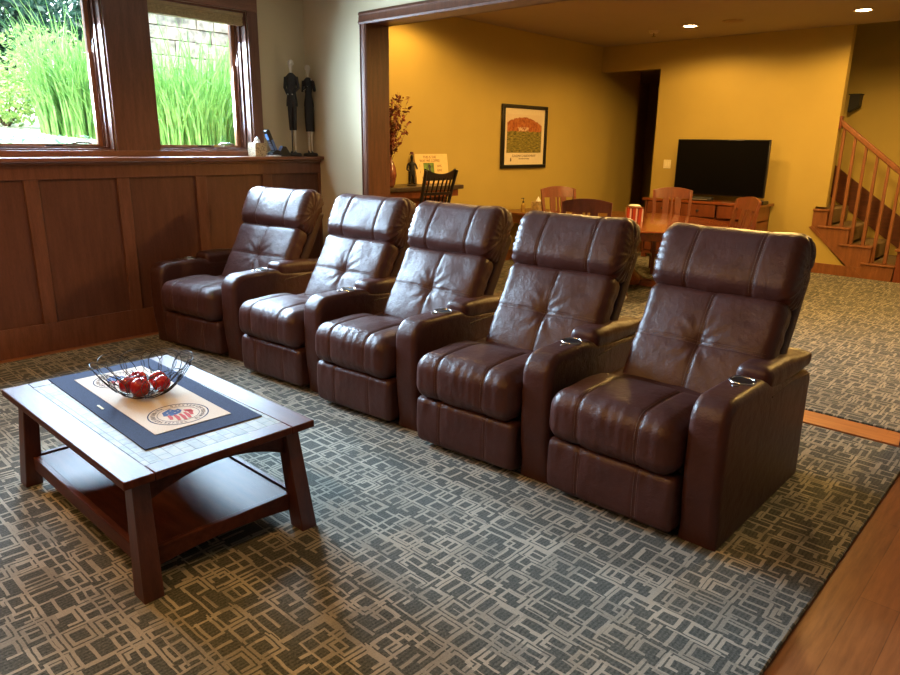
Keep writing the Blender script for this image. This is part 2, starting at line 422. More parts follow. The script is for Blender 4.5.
# ------------------------------------------------------------------ RECLINERS
AW=.0775
def arm_profile():
    pts=[]
    def arc(cx,cz,r,a0,a1,n):
        for i in range(n+1):
            a=math.radians(a0+(a1-a0)*i/n); pts.append((cx+r*math.cos(a),cz+r*math.sin(a)))
    pts.append((.035,.002))
    pts.append((.02,.08)); pts.append((.004,.2)); pts.append((-.004,.32)); pts.append((-.003,.43))
    arc(.107,.535,.108,180,90,9)
    pts.append((.2,.643)); pts.append((.31,.643)); pts.append((.40,.641)); pts.append((.45,.62))
    pts.append((.6,.60)); pts.append((.84,.575))
    arc(.965,.50,.055,75,0,5)
    pts.append((1.02,.3)); pts.append((1.015,.002))
    return [(a,b*.968 if b>.1 else b) for a,b in pts]
def extrude_round(prof,w,r,k,mb,M=None):
    """closed profile in yz, extruded along x with rounded rims"""
    n=len(prof); P=[Vector((a,b)) for a,b in prof]
    area=sum(P[i].x*P[(i+1)%n].y-P[(i+1)%n].x*P[i].y for i in range(n))
    sg=1 if area>0 else -1
    nor=[]
    for i in range(n):
        t=(P[(i+1)%n]-P[i-1]).normalized(); nor.append(Vector((t.y,-t.x))*sg)
    rings=[]
    for s in (-1,1):
        seq=range(k+1) if s<0 else range(k,-1,-1)
        for j in seq:
            a=PI/2*j/k
            x=s*(w-r+r*math.cos(a))
            ins=r*(1-math.sin(a)) 
            rings.append((x,ins))
    rings=[(rings[0][0],rings[0][1]+.012)]+rings+[(rings[-1][0],rings[-1][1]+.012)]
    vs=[];fs=[]
    for x,ins in rings:
        for i in range(n):
            q=P[i]-nor[i]*ins; vs.append((x,q.x,P[i].y if P[i].y<.05 else q.y))
    m=len(rings)
    for i in range(m-1):
        for j in range(n): fs.append((i*n+j,i*n+(j+1)%n,(i+1)*n+(j+1)%n,(i+1)*n+j))
    fs.append(tuple(range(n))); fs.append(tuple((m-1)*n+j for j in range(n)))
    mb.add(vs,fs,M); return mb
CUPY=.325; CUPZ=.6225
def make_arm_mesh():
    o=extrude_round(arm_profile(),AW,.036,8,MB()).build('armrest',LEATHER,None,smooth=True)
    cut=MB().lathe([(.0455,-.075),(.0455,.05)],32,T(0,CUPY,CUPZ)).build('cutter',BLACK)
    md=o.modifiers.new('b','BOOLEAN'); md.operation='DIFFERENCE'; md.object=cut; md.solver='EXACT'
    bpy.context.view_layer.update()
    dg=bpy.context.evaluated_depsgraph_get(); me=bpy.data.meshes.new_from_object(o.evaluated_get(dg))
    o.modifiers.clear(); old=o.data; o.data=me
    bpy.data.objects.remove(cut); bpy.data.objects.remove(o)
    me.materials.clear(); me.materials.append(LEATHER); me.name='armrest'
    bm=bmesh.new(); bm.from_mesh(me)
    for f in bm.faces: f.smooth=True
    for e in bm.edges: e.smooth=(len(e.link_faces)==2 and e.calc_face_angle(0)<math.radians(40))
    bm.to_mesh(me); bm.free()
    return me
ARM_ME=make_arm_mesh()
def add_arm(root,x,sgn):
    a=bpy.data.objects.new('armrest',ARM_ME); C.objects.link(a); a.parent=root; a.location=(x,0,0)
    # padded rear part of the armrest
    def dp(p,n):
        return .010*max(0,n.z)*(1-(p.x/.08)**2)+.004*noise.noise(p*9)-(.040*max(0,n.z)*sstep(-.1,.28,p.y))
    pad=Cushion((AW-.001,.285,.052),.038,dp,T(0,.715,.600))
    pm=MB(); pad.mesh(pm,(10,30,8)); po=pm.build('arm_pad',LEATHER,a,smooth=True,smooth_angle=3)
    # sewn side panel line
    for s in (-1,1):
        MB().tube([(s*(AW-.0005),.47,.535),(s*(AW-.0005),.7,.545),(s*(AW-.0005),.97,.52)],.004,6).build('side_welt',LEATHER_D,a,smooth=True)
    ch=MB().lathe([(.0452,-.03),(.0450,.0),(.0458,.004),(.049,.0055),(.0525,.004),(.0535,-.001)],36,T(0,CUPY,CUPZ))
    cp=ch.build('cup_holder',CHROME,a,smooth=True,smooth_angle=1.2)
    cp['label']='chrome rimmed cup holder'
    MB().lathe([(.0,-.070),(.043,-.070),(.0442,-.05),(.0445,.002)],36,T(0,CUPY,CUPZ)).build('cup_liner',BLACK,cp,smooth=True)
    MB().lathe([(.015,-.003),(.015,.003),(.012,.0045),(0,.0045)],20,T(-.0,CUPY-.078,CUPZ+.001)).build('recline_button',CHROME,a,smooth=True)
    return a

TILT=math.radians(31)
def make_recliner(label,group):
    root=thing('recliner',(0,0,0),0,label,'recliner',group)
    # chassis
    MB().box(-.30,.30,.06,.90,.05,.30).box(-.28,.28,.1,.86,.012,.05).build('chassis',LEATHER_D,root,bevel=.02)
    # seat: front roll
    xs=.46
    def seam(p,h,w=.008): return -.006*(math.exp(-((abs(p.x)-xs*h)/w)**2))
    def dseat(p,n):
        h=.305
        d=seam(p,h)
        ch=abs(((abs(p.x)/(h*xs)) if abs(p.x)<h*xs else 1+(abs(p.x)-h*xs)/(h*(1-xs))))
        d+=.004*math.cos((abs(p.x)/(h*xs))*PI/2) if abs(p.x)<h*xs else .004*math.sin((abs(p.x)-h*xs)/(h*(1-xs))*PI)
        d+=.022*max(0,n.z)*(1-(p.x/h)**2)*(1-((p.y)/.24)**2)
        d+=.006*noise.noise(p*7+Vector((3,1,0)))+.0035*noise.noise(Vector((p.x*38,p.y*5,p.z*5)))*max(0,-n.y)
        return d
    seat=Cushion((.307,.222,.115),.078,dseat,T(0,.158,.390))
    mb=seat.mesh(MB(),(72,34,24)); so=mb.build('seat_cushion',LEATHER,root,smooth=True,smooth_angle=3)
    h=(.307,.222,.115)
    for s in (-1,1):
        st=MB()
        def q(t,s=s):
            L1,L2=2*h[1],2*h[2]; d=t*(L1*.85+L2)
            if d<L1*.85: return (s*xs*.305,h[1]*.7-d,h[2])
            return (s*xs*.305,-h[1],h[2]-(d-L1*.85))
        stitches(seat,q,52,.008,st); st.build('stitching',THREAD,so)
    def dflat(p,n): return .012*max(0,n.z)*(1-(p.x/.3)**2)+.004*noise.noise(p*8)
    rs=Cushion((.302,.16,.06),.04,dflat,T(0,.50,.415)); rs.mesh(MB(),(20,14,8)).build('rear_seat_panel',LEATHER,root,smooth=True,smooth_angle=3)
    # footrest
    def dfoot(p,n):
        h_=.303
        d=-.006*math.exp(-((abs(p.x)-xs*h_)/.008)**2)
        d+=.012*max(0,-n.y)*(1-(p.z/.14)**2)
        d+=.004*noise.noise(p*8+Vector((9,2,1)))+.0045*noise.noise(Vector((p.x*30,p.y*4,p.z*4+5)))*max(0,-n.y)*sstep(-.02,.1,p.z)
        return d
    foot=Cushion((.305,.05,.125),.032,dfoot,T(0,.025,.150))
    fo=foot.mesh(MB(),(60,8,24)).build('footrest',LEATHER,root,smooth=True,smooth_angle=3)
    for s in (-1,1):
        st=MB(); stitches(foot,lambda t,s=s:(s*xs*.303,-.05,.12-.24*t),22,.008,st)
        st.build('stitching',THREAD,fo)
    # back, built along its own slope: x across, y thickness (front = -y), z up the back
    B=T(.085,.475,.43)@RX(-TILT)
    def dback(p,n):
        z=p.z; x=p.x
        f=max(0,-n.y)
        d=.018*f*(1-(x/.33)**2)*(1-(z/.27)**2)
        d+=f*(-.006*math.exp(-(x/.007)**2)-.005*math.exp(-((z-.0)/.007)**2))
        r=math.hypot(x,z); d-=f*.020*math.exp(-(r/.045)**2)
        d+=f*.004*(1-math.exp(-(x/.06)**2))*(1-math.exp(-(z/.06)**2))
        a=math.atan2(z,x); d+=f*.0022*math.sin(a*9+2*noise.noise(p*12))*math.exp(-((r-.09)/.06)**2)
        d+=.006*noise.noise(p*7+Vector((1,7,2)))
        e=sstep(.24,.32,abs(x)); d+=.003*e*math.sin(z*70+3*noise.noise(p*10))*(.5+.5*noise.noise(p*6))
        return d
    back=Cushion((.325,.065,.27),.05,dback,B@T(0,.025,.258))
    bo=back.mesh(MB(),(56,10,52)).build('back_cushion',LEATHER,root,smooth=True,smooth_angle=3)
    st=MB(); stitches(back,lambda t:(0,-.065,-.24+.48*t),46,.007,st,0); st.build('stitching',THREAD,bo)
    st=MB(); stitches(back,lambda t:(-.3+.6*t,-.065,0),56,.0075,st,2)
    st.build('stitching',THREAD,bo)
    hs=.46
    def dhead(p,n):
        x,z=p.x,p.z; f=max(0,-n.y)
        d=.022*f*(1-(z/.17)**2)
        d-=.006*math.exp(-((abs(x)-hs*.335)/.008)**2)*(1 if n.y<.3 else .3)
        d+=.006*noise.noise(p*6+Vector((5,5,5)))
        a=math.atan2(z,p.y)
        e=sstep(.27,.345,abs(x)); d+=e*.008*math.sin(a*15+4*noise.noise(p*8))*(.6+.6*noise.noise(p*5))
        e2=sstep(.25,.33,abs(x)); d+=e2*.0025*math.sin(a*27+2*x*20)
        d-=.014*sstep(.31,.352,abs(x))
        return d
    head=Cushion((.352,.098,.176),.082,dhead,B@T(0,.030,.680))
    ho=head.mesh(MB(),(72,24,36)).build('headrest',LEATHER,root,smooth=True,smooth_angle=3)
    hh=(.352,.098,.176)
    for s in (-1,1):
        st=MB()
        def q(t,s=s):
            L1=2*hh[2]; L2=hh[1]*2; d=t*(L1+L2)
            if d<L2: return (s*hs*.335,hh[1]-d,hh[2])
            return (s*hs*.335,-hh[1],hh[2]-(d-L2))
        stitches(head,q,46,.008,st); st.build('stitching',THREAD,ho)
    # outer shell
    def dsh(p,n): return .004*noise.noise(p*5)+.012*max(0,n.y)*(1-(p.z/.42)**2)
    sh=Cushion((.325,.04,.40),.03,dsh,B@T(0,.118,.34)); sh.mesh(MB(),(20,6,30)).build('back_shell',LEATHER_D,root,smooth=True,smooth_angle=3)
    return root
G='brown leather recliners in a row'
r5=make_recliner('brown leather recliner at the near right end of the row, with the free outer armrest in full view',G)
r5['label']='brown leather recliner nearest the camera, at the right end of the row'
add_arm(r5,.388,1)
BASE=(-1.328,2.455,.0135)
r5.location=BASE
r4=dup(r5,(-2.125,2.43,.0135),math.radians(4),'second brown leather recliner from the near right end, in front of the dining table')
r3=dup(r5,(-2.985,2.435,.0135),math.radians(4),'middle brown leather recliner of the row of five')
r2=dup(r5,(-3.815,2.43,.0135),math.radians(4.2),'brown leather recliner beside the one in the wainscot corner, second from the far left end')
r1=dup(r5,(-4.80,2.395,.0135),math.radians(9),'brown leather recliner at the far left end of the row, with two armrests')
r1.scale=(1.05,1,1)
add_arm(r1,-.41,-1)

# ------------------------------------------------------------------ COFFEE TABLE
ct=thing('coffee_table',(-2.835,1.185,.0135),0,'dark cherry wood coffee table with slate tile inlay and lower shelf on the patterned carpet','coffee table')
zt=.462; hx,hy=.630,.378
ct.location=(-2.783,1.167,.0135)
def slate():
    m,nt,b=new_mat('slate_tiles'); v=coords(nt)
    br=nt.nodes.new('ShaderNodeTexBrick'); nt.links.new(v,br.inputs['Vector']); br.inputs['Scale'].default_value=1
    br.inputs['Brick Width'].default_value=.085; br.inputs['Row Height'].default_value=.042; br.inputs['Mortar Size'].default_value=.0016
    br.inputs['Color1'].default_value=(.13,.15,.14,1); br.inputs['Color2'].default_value=(.24,.24,.20,1); br.inputs['Mortar'].default_value=(.02,.02,.02,1)
    br.offset_frequency=2; br.squash=.6; br.squash_frequency=3
    f=noise_n(nt,v,28,4,.6)
    nt.links.new(mix(nt,.35,br.outputs['Color'],ramp(nt,f,[(.3,(.07,.09,.09)),(.5,(.2,.21,.18)),(.75,(.30,.24,.15))])),b.inputs['Base Color'])
    b.inputs['Roughness'].default_value=.5; b.inputs['Specular IOR Level'].default_value=.1
    h=N(nt,br.outputs['Fac'])*-1+N(nt,f)*.6
    bump(nt,b,h.s,.35,.004); return m
SLATE=slate()
iw=.105  # wooden rim width
mb=MB().box(-hx,hx,-hy,-hy+iw,zt-.03,zt).box(-hx,hx,hy-iw,hy,zt-.03,zt).box(-hx,-hx+iw*.75,-hy+iw,hy-iw,zt-.03,zt).box(hx-iw*.75,hx,-hy+iw,hy-iw,zt-.03,zt)
mb.box(-hx+.02,hx-.02,-hy+.02,hy-.02,zt-.034,zt-.012)
mb.build('tabletop',WOOD_T,ct,bevel=.004)
# two tile bands with a thin wood divider between the outer border and centre
t0x,t0y=hx-iw*.75,hy-iw
ti=MB()
ti.box(-t0x,t0x,-t0y,-t0y+.10,zt-.012,zt-.001).box(-t0x,t0x,t0y-.10,t0y,zt-.012,zt-.001)
ti.box(-t0x,-t0x+.10,-t0y+.10,t0y-.10,zt-.012,zt-.001).box(t0x-.10,t0x,-t0y+.10,t0y-.10,zt-.012,zt-.001)
tt=ti.build('tile_inlay',SLATE,ct); tt['label']='grey slate mosaic tiles set in the tabletop'
MB().box(-t0x+.10,t0x-.10,-t0y+.10,t0y-.10,zt-.012,zt-.0005).build('centre_board',WOOD_T,ct,bevel=.001)
# legs, flaring toward the floor
for sx in (-1,1):
    for sy in (-1,1):
        cx,cy=sx*(hx-.085),sy*(hy-.075)
        lg=MB().frustum((cx-.042+sx*.056,cx+.042+sx*.056,cy-.036+sy*.022,cy+.036+sy*.022,0),(cx-.033,cx+.033,cy-.03,cy+.03,zt-.034))
        lg.build('leg',WOOD_TL,ct,bevel=.004)
        # through tenon
        MB().box(cx+sx*.03,cx+sx*.052,cy-.012,cy+.012,.13,.19).build('tenon',WOOD_TL,ct,bevel=.003)
def arched(L,z0,z1,rise,n=16):
    top=[(-L,z1),(L,z1)]; 
    bot=[(L-2*L*i/n, z0+rise*(1-((2*i/n)-1)**2)) for i in range(n+1)]
    return top+bot
for s in (-1,1):
    y0,y1=sorted((s*(hy-.062),s*(hy-.085)))
    MB().prism(arched(hx-.11,zt-.115,zt-.034,.035),y0,y1,'y').build('apron',WOOD_T,ct,bevel=.002)
    x0,x1=sorted((s*(hx-.07),s*(hx-.093)))
    MB().prism(arched(hy-.10,zt-.135,zt-.034,.065),x0,x1,'x').build('apron',WOOD_T,ct,bevel=.002)
MB().box(-hx+.075,hx-.075,-hy+.075,hy-.075,.118,.142).build('shelf',WOOD_T,ct,bevel=.003)
for s in (-1,1):
    y0,y1=sorted((s*(hy-.055),s*(hy-.08)))
    MB().box(-hx+.1,hx-.1,y0,y1,.085,.150).build('shelf_rail',WOOD_T,ct,bevel=.003)
    x0,x1=sorted((s*(hx-.06),s*(hx-.085)))
    MB().prism(arched(hy-.095,.075,.15,.02),x0,x1,'x').build('shelf_rail',WOOD_T,ct,bevel=.003)
TOPZ=.0135+zt
# runner
NAVY=plain('navy_woven_cloth',(.022,.032,.075),.85,var=.25,scale=220,bmp=.4)
WHITEC=plain('off_white_cloth',(.52,.47,.40),.9,var=.08,scale=200,bmp=.3)
INK=plain('navy_ink',(.02,.03,.08),.8); REDI=plain('red_ink',(.38,.05,.05),.8); BLUI=plain('blue_ink',(.03,.07,.2),.8); GOLD=plain('gold_thread',(.6,.42,.12),.6)
rn=thing('table_runner',(-2.870,1.198,TOPZ+.0005),math.radians(-1.5),'navy bordered cream table runner with two round flag emblems, on the coffee table','table runner')
def cloth(x0,x1,y0,y1,z,amp,nx=50,ny=24,t=.002):
    vs=[];fs=[]
    for l in (0,1):
        for i in range(nx+1):
            for j in range(ny+1):
                x=x0+(x1-x0)*i/nx; yy=y0+(y1-y0)*j/ny
                vs.append((x,yy,z+(t if l else 0)+ (amp*(.5+.5*noise.noise(Vector((x*5,yy*5,1)))) if l else 0)))
    o=(nx+1)*(ny+1)
    for i in range(nx):
        for j in range(ny):
            a=i*(ny+1)+j; q=(a,a+ny+1,a+ny+2,a+1); fs.append(q[::-1]); fs.append(tuple(k+o for k in q))
    for i in range(nx):
        a=i*(ny+1); fs.append((a,a+ny+1,a+ny+1+o,a+o)); a+=ny; fs.append((a,a+o,a+ny+1+o,a+ny+1))
    for j in range(ny):
        a=j; fs.append((a,a+o,a+1+o,a+1)); a=nx*(ny+1)+j; fs.append((a,a+1,a+1+o,a+o))
    return MB().add(vs,fs)
cloth(-.53,.53,-.235,.235,0,.002).build('cloth_border',NAVY,rn,smooth=True)
cc=MB().box(-.43,.43,-.155,.155,.0035,.0052); cc.build('cream_panel',WHITEC,rn)
def emblem(x):
    ZE=.0055
    def disc_ring(r0,r1,mb,n=48,z=ZE):
        v=[];f=[]
        for i in range(n):
            a=2*PI*i/n
            for r in (r0,r1):
                for dz in (0,.0006): v.append((x+r*math.cos(a),r*math.sin(a),z-.0004+dz))
        for i in range(n):
            a=4*i; b=4*((i+1)%n)
            f+=[(a+1,a+3,b+3,b+1),(a,a+1,b+1,b),(a+2,b+2,b+3,a+3),(a,b,b+2,a+2)]
        mb.add(v,f)
    m=MB(); disc_ring(.112,.117,m); disc_ring(.079,.081,m)
    for i in range(40):   # small lettering blocks round the ring
        a=2*PI*i/40
        if i%20 in (0,1): continue
        M=T(x,0,0)@RZ(a)@T(.096,0,0)
        m.box(-.008,.008,-.0035,-.0018,ZE,ZE+.0005,M)
        if i%3: m.box(-.008,.008,.0018,.0032,ZE,ZE+.0005,M)
        if i%2: m.box(.005,.008,-.0035,.0032,ZE,ZE+.0005,M)
        else: m.box(-.0015,.0015,-.0035,.0032,ZE,ZE+.0005,M)
    e=m.build('emblem_ring',INK,rn)
    # flag / eagle shape: blue canton left, red stripes right, head at upper middle
    b=MB().prism([(x+.0-.072,-.005),(x-.05,-.045),(x-.012,-.055),(x+.004,-.02),(x-.008,.012),(x-.03,.028),(x-.055,.022),(x-.045,.008)],ZE-.0002,ZE+.0007,'z')
    b.build('emblem_blue',BLUI,rn)
    s=MB()
    for k in range(5):
        y0=.045-.021*k; xl=[x-.012,x+.0,x+.004,x+.0,x-.006][k]; xr=[x+.04,x+.068,x+.074,x+.064,x+.04][k]
        s.prism([(xl,y0-.004),(xr,y0-.012),(xr+.004,y0-.002),((xl+xr)/2,y0+.008),(xl,y0+.005)],ZE-.0002,ZE+.0007,'z')
    s.prism([(x-.03,.035),(x-.015,.06),(x+.012,.058),(x+.02,.05),(x+.002,.045),(x-.006,.032)],ZE-.0002,ZE+.0007,'z')
    s.build('emblem_red',REDI,rn)
    st=MB()
    for (a,c) in ((-.05,-.01),(-.035,-.03),(-.02,-.005),(-.03,.012),(-.012,-.035),(-.05,.01)):
        st.prism([(x+a+.005*(1 if k%2==0 else .4)*math.cos(PI/2+k*PI/5),c+.005*(1 if k%2==0 else .4)*math.sin(PI/2+k*PI/5)) for k in range(10)],ZE,ZE+.0011,'z')
    st.build('emblem_stars',WHITEC,rn)
emblem(.29); emblem(-.29)
gd=MB()
for k in range(5): gd.prism([(-.03+.012*k,-.196),(-.024+.012*k,-.19),(-.018+.012*k,-.196),(-.024+.012*k,-.202)],.0042,.0052,'z')
gd.build('gold_motif',GOLD,rn)
# wire bowl
WIRE=plain('black_wire',(.018,.018,.022),.35,.7)
bw=thing('wire_bowl',(-2.895,1.205,TOPZ+.006),0,'black wire bowl of looping swirls holding red apples on the coffee table','bowl')
mb=MB()
def bowl_r(z): return .055+.142*(max(0,z)/.14)**.55
R=random.Random(3)
for k in range(9):
    a0=2*PI*k/9; path=[]; c=.078; bb=.074+.006*math.sin(a0*2)
    for i in range(41):
        t=2*PI*i/40; z=max(.003,c+bb*math.sin(t)); a=a0+.52*math.cos(t)+.12*math.sin(t)
        r=bowl_r(z); path.append((r*math.cos(a),r*math.sin(a),z))
    mb.tube(path,.0018,5)
for k in range(14):
    a0=2*PI*k/14+.3; c=.085+.012*(k%2); path=[]
    for i in range(31):
        t=2*PI*i/30; z=c+.045*math.sin(t); a=a0+.26*math.cos(t)
        r=bowl_r(z)+.0015; path.append((r*math.cos(a),r*math.sin(a),z))
    mb.tube(path,.0013,5)
for k in range(12):
    a0=2*PI*k/12; path=[]
    for i in range(13):
        t=i/12; z=.003+.07*t; a=a0+.5*t; r=bowl_r(z); path.append((r*math.cos(a),r*math.sin(a),z))
    mb.tube(path,.0015,5)
mb.build('wire_loops',WIRE,bw,smooth=True)
mb=MB()
for rr,z in ((.055,.003),(.03,.0025)): mb.tube([(rr*math.cos(2*PI*i/32),rr*math.sin(2*PI*i/32),z) for i in range(32)],.002,6,True)
for k in range(6):
    a=PI*k/6; mb.tube([(-.055*math.cos(a),-.055*math.sin(a),.003),(.055*math.cos(a),.055*math.sin(a),.003)],.0014,5)
mb.build('base_rings',WIRE,bw,smooth=True)
# apples
def apple_mat():
    m,nt,b=new_mat('red_apple_skin'); v=coords(nt,(1,1,.25)); f=noise_n(nt,v,38,3,.6)
    nt.links.new(ramp(nt,f,[(.25,(.16,.004,.008)),(.55,(.33,.008,.012)),(.78,(.5,.05,.03))]),b.inputs['Base Color'])
    b.inputs['Roughness'].default_value=.16; b.inputs['Coat Weight'].default_value=.5; return m
APPLE=apple_mat(); STEMW=plain('apple_stem',(.08,.045,.02),.8)
AP=[]
def make_apple():
    r=bpy.data.objects.new('apple',None); C.objects.link(r)
    prof=[]
    for i in range(25):
        t=PI*i/24; rr=.0375*math.sin(t)**.85*(1+.06*math.cos(t)) if 0<i<24 else 0
        z=-.036*math.cos(t)+.010*math.exp(-(rr/.012)**2)*(1 if t<PI/2 else -1.0)
        prof.append((max(rr,0.0),z))
    MB().lathe(prof,28).build('apple_body',APPLE,r,smooth=True,smooth_angle=3)
    MB().tube([(0,0,.022),(.001,0,.034),(.005,.002,.044)],.0014,6).build('stem',STEMW,r,smooth=True)
    return r
ap=make_apple(); bl=Vector(bw.location)
spots=[((-.066,-.004,.053),(.4,.3),'red apple at the left of the wire bowl'),
((-.022,-.066,.052),(-.5,.2),'red apple at the front of the wire bowl, lowest in view'),
((.050,-.046,.055),(.3,-.5),'large red apple at the right front of the wire bowl'),
((.074,.034,.058),(-.2,.6),'red apple at the back right of the wire bowl, partly behind another'),
((-.002,.054,.054),(.7,.1),'red apple at the back middle of the wire bowl')]
for i,(p,rt,lb) in enumerate(spots):
    o=ap if i==0 else dup(ap,(0,0,0),0,lb)
    o.location=bl+Vector(p); o.rotation_euler=(rt[0],rt[1],i*1.3); tag(o,lb,'apple','red apples in the wire bowl')
    if i==2: o.scale=(1.08,)*3

# ------------------------------------------------------------------ things on the ledge
LZ=1.41
tb=thing('tissue_box',(-5.64,3.555,LZ),math.radians(4),'small patterned tan tissue box with a white tissue, on the ledge below the window','tissue box')
def lattice():
    m,nt,b=new_mat('lattice_print'); v=coords(nt,(1,1,1)); ck=nt.nodes.new('ShaderNodeTexVoronoi'); ck.inputs['Scale'].default_value=70; nt.links.new(v,ck.inputs['Vector'])
    nt.links.new(ramp(nt,ck.outputs['Distance'],[(.25,(.14,.09,.05)),(.5,(.45,.36,.22))]),b.inputs['Base Color']); b.inputs['Roughness'].default_value=.6; return m
MB().box(-.055,.055,-.06,.06,0,.115).build('box',lattice(),tb,bevel=.003)
MB().lathe([(.035,.116),(.035,.118),(.0,.118)],20).build('slot',plain('slot_film',(.5,.45,.36),.5),tb)
vs=[];fs=[]
TIS=plain('white_tissue',(.85,.86,.88),.9)
mb=MB(); mb.lathe([(.030,.118),(.026,.135),(.019,.15),(.010,.162),(.003,.172),(0,.174)],14)
for v in mb.v: v.x*=1+.3*math.sin(9*v.z*20); v.y+=.004*math.sin(v.z*200)
mb.build('tissue',TIS,tb,smooth=True)
ph=thing('cordless_phone',(-5.64,3.73,LZ),math.radians(0),'black cordless phone leaning in its charging base, beside the tissue box','phone')
MB().box(-.045,.045,-.05,.05,0,.03).prism([(-.05,.03),(.045,.03),(.045,.045),(.0,.06)],-.04,.04,'x').build('charging_base',BLACKM,ph,bevel=.006)
hm=T(0,.01,.03)@RX(math.radians(24))@Matrix.Scale(1.25,4)
hd=MB().box(-.026,.026,-.014,.014,0,.175,hm).build('handset',BLACK,ph,bevel=.008); 
PHB=plain('phone_blue',(.12,.22,.5),.25)  # one even blue, shared with the answering machine face
MB().box(.0265,.029,-.009,.009,.02,.1,hm).build('side_panel',PHB,hd)
MB().box(-.018,.018,-.0165,-.0142,.105,.145,hm).build('display',PHB,hd)
kp=MB()
for i in range(3):
    for j in range(4): kp.box(-.018+.013*i,-.009+.013*i,-.0165,-.0142,.03+.017*j,.041+.017*j,hm)
kp.build('keypad',plain('grey_keys',(.2,.2,.22),.5),hd)
tag(MB().box(-.055,.055,-.06,.06,0,.008).box(-.04,.05,-.05,.045,.008,.012).build('notepad',plain('white_paper',(.72,.72,.74),.8),None,loc=(-5.575,3.66,LZ),bevel=.001),'small white notepad lying flat on the ledge in front of the phone','notepad')
# second device: bluish glossy stand next to the phone
dv=thing('answering_machine',(-5.64,3.825,LZ),math.radians(-10),'low black answering machine with a blue tilted face, between phone and statuette','answering machine')
MB().prism([(-.055,0),(.06,0),(.06,.02),(.02,.085),(-.01,.09),(-.05,.03)],-.03,.03,'x').build('housing',BLACK,dv,bevel=.005)
MB().prism([(-.047,.034),(-.012,.088),(-.017,.091),(-.052,.037)],-.025,.025,'x').build('blue_face',PHB,dv)

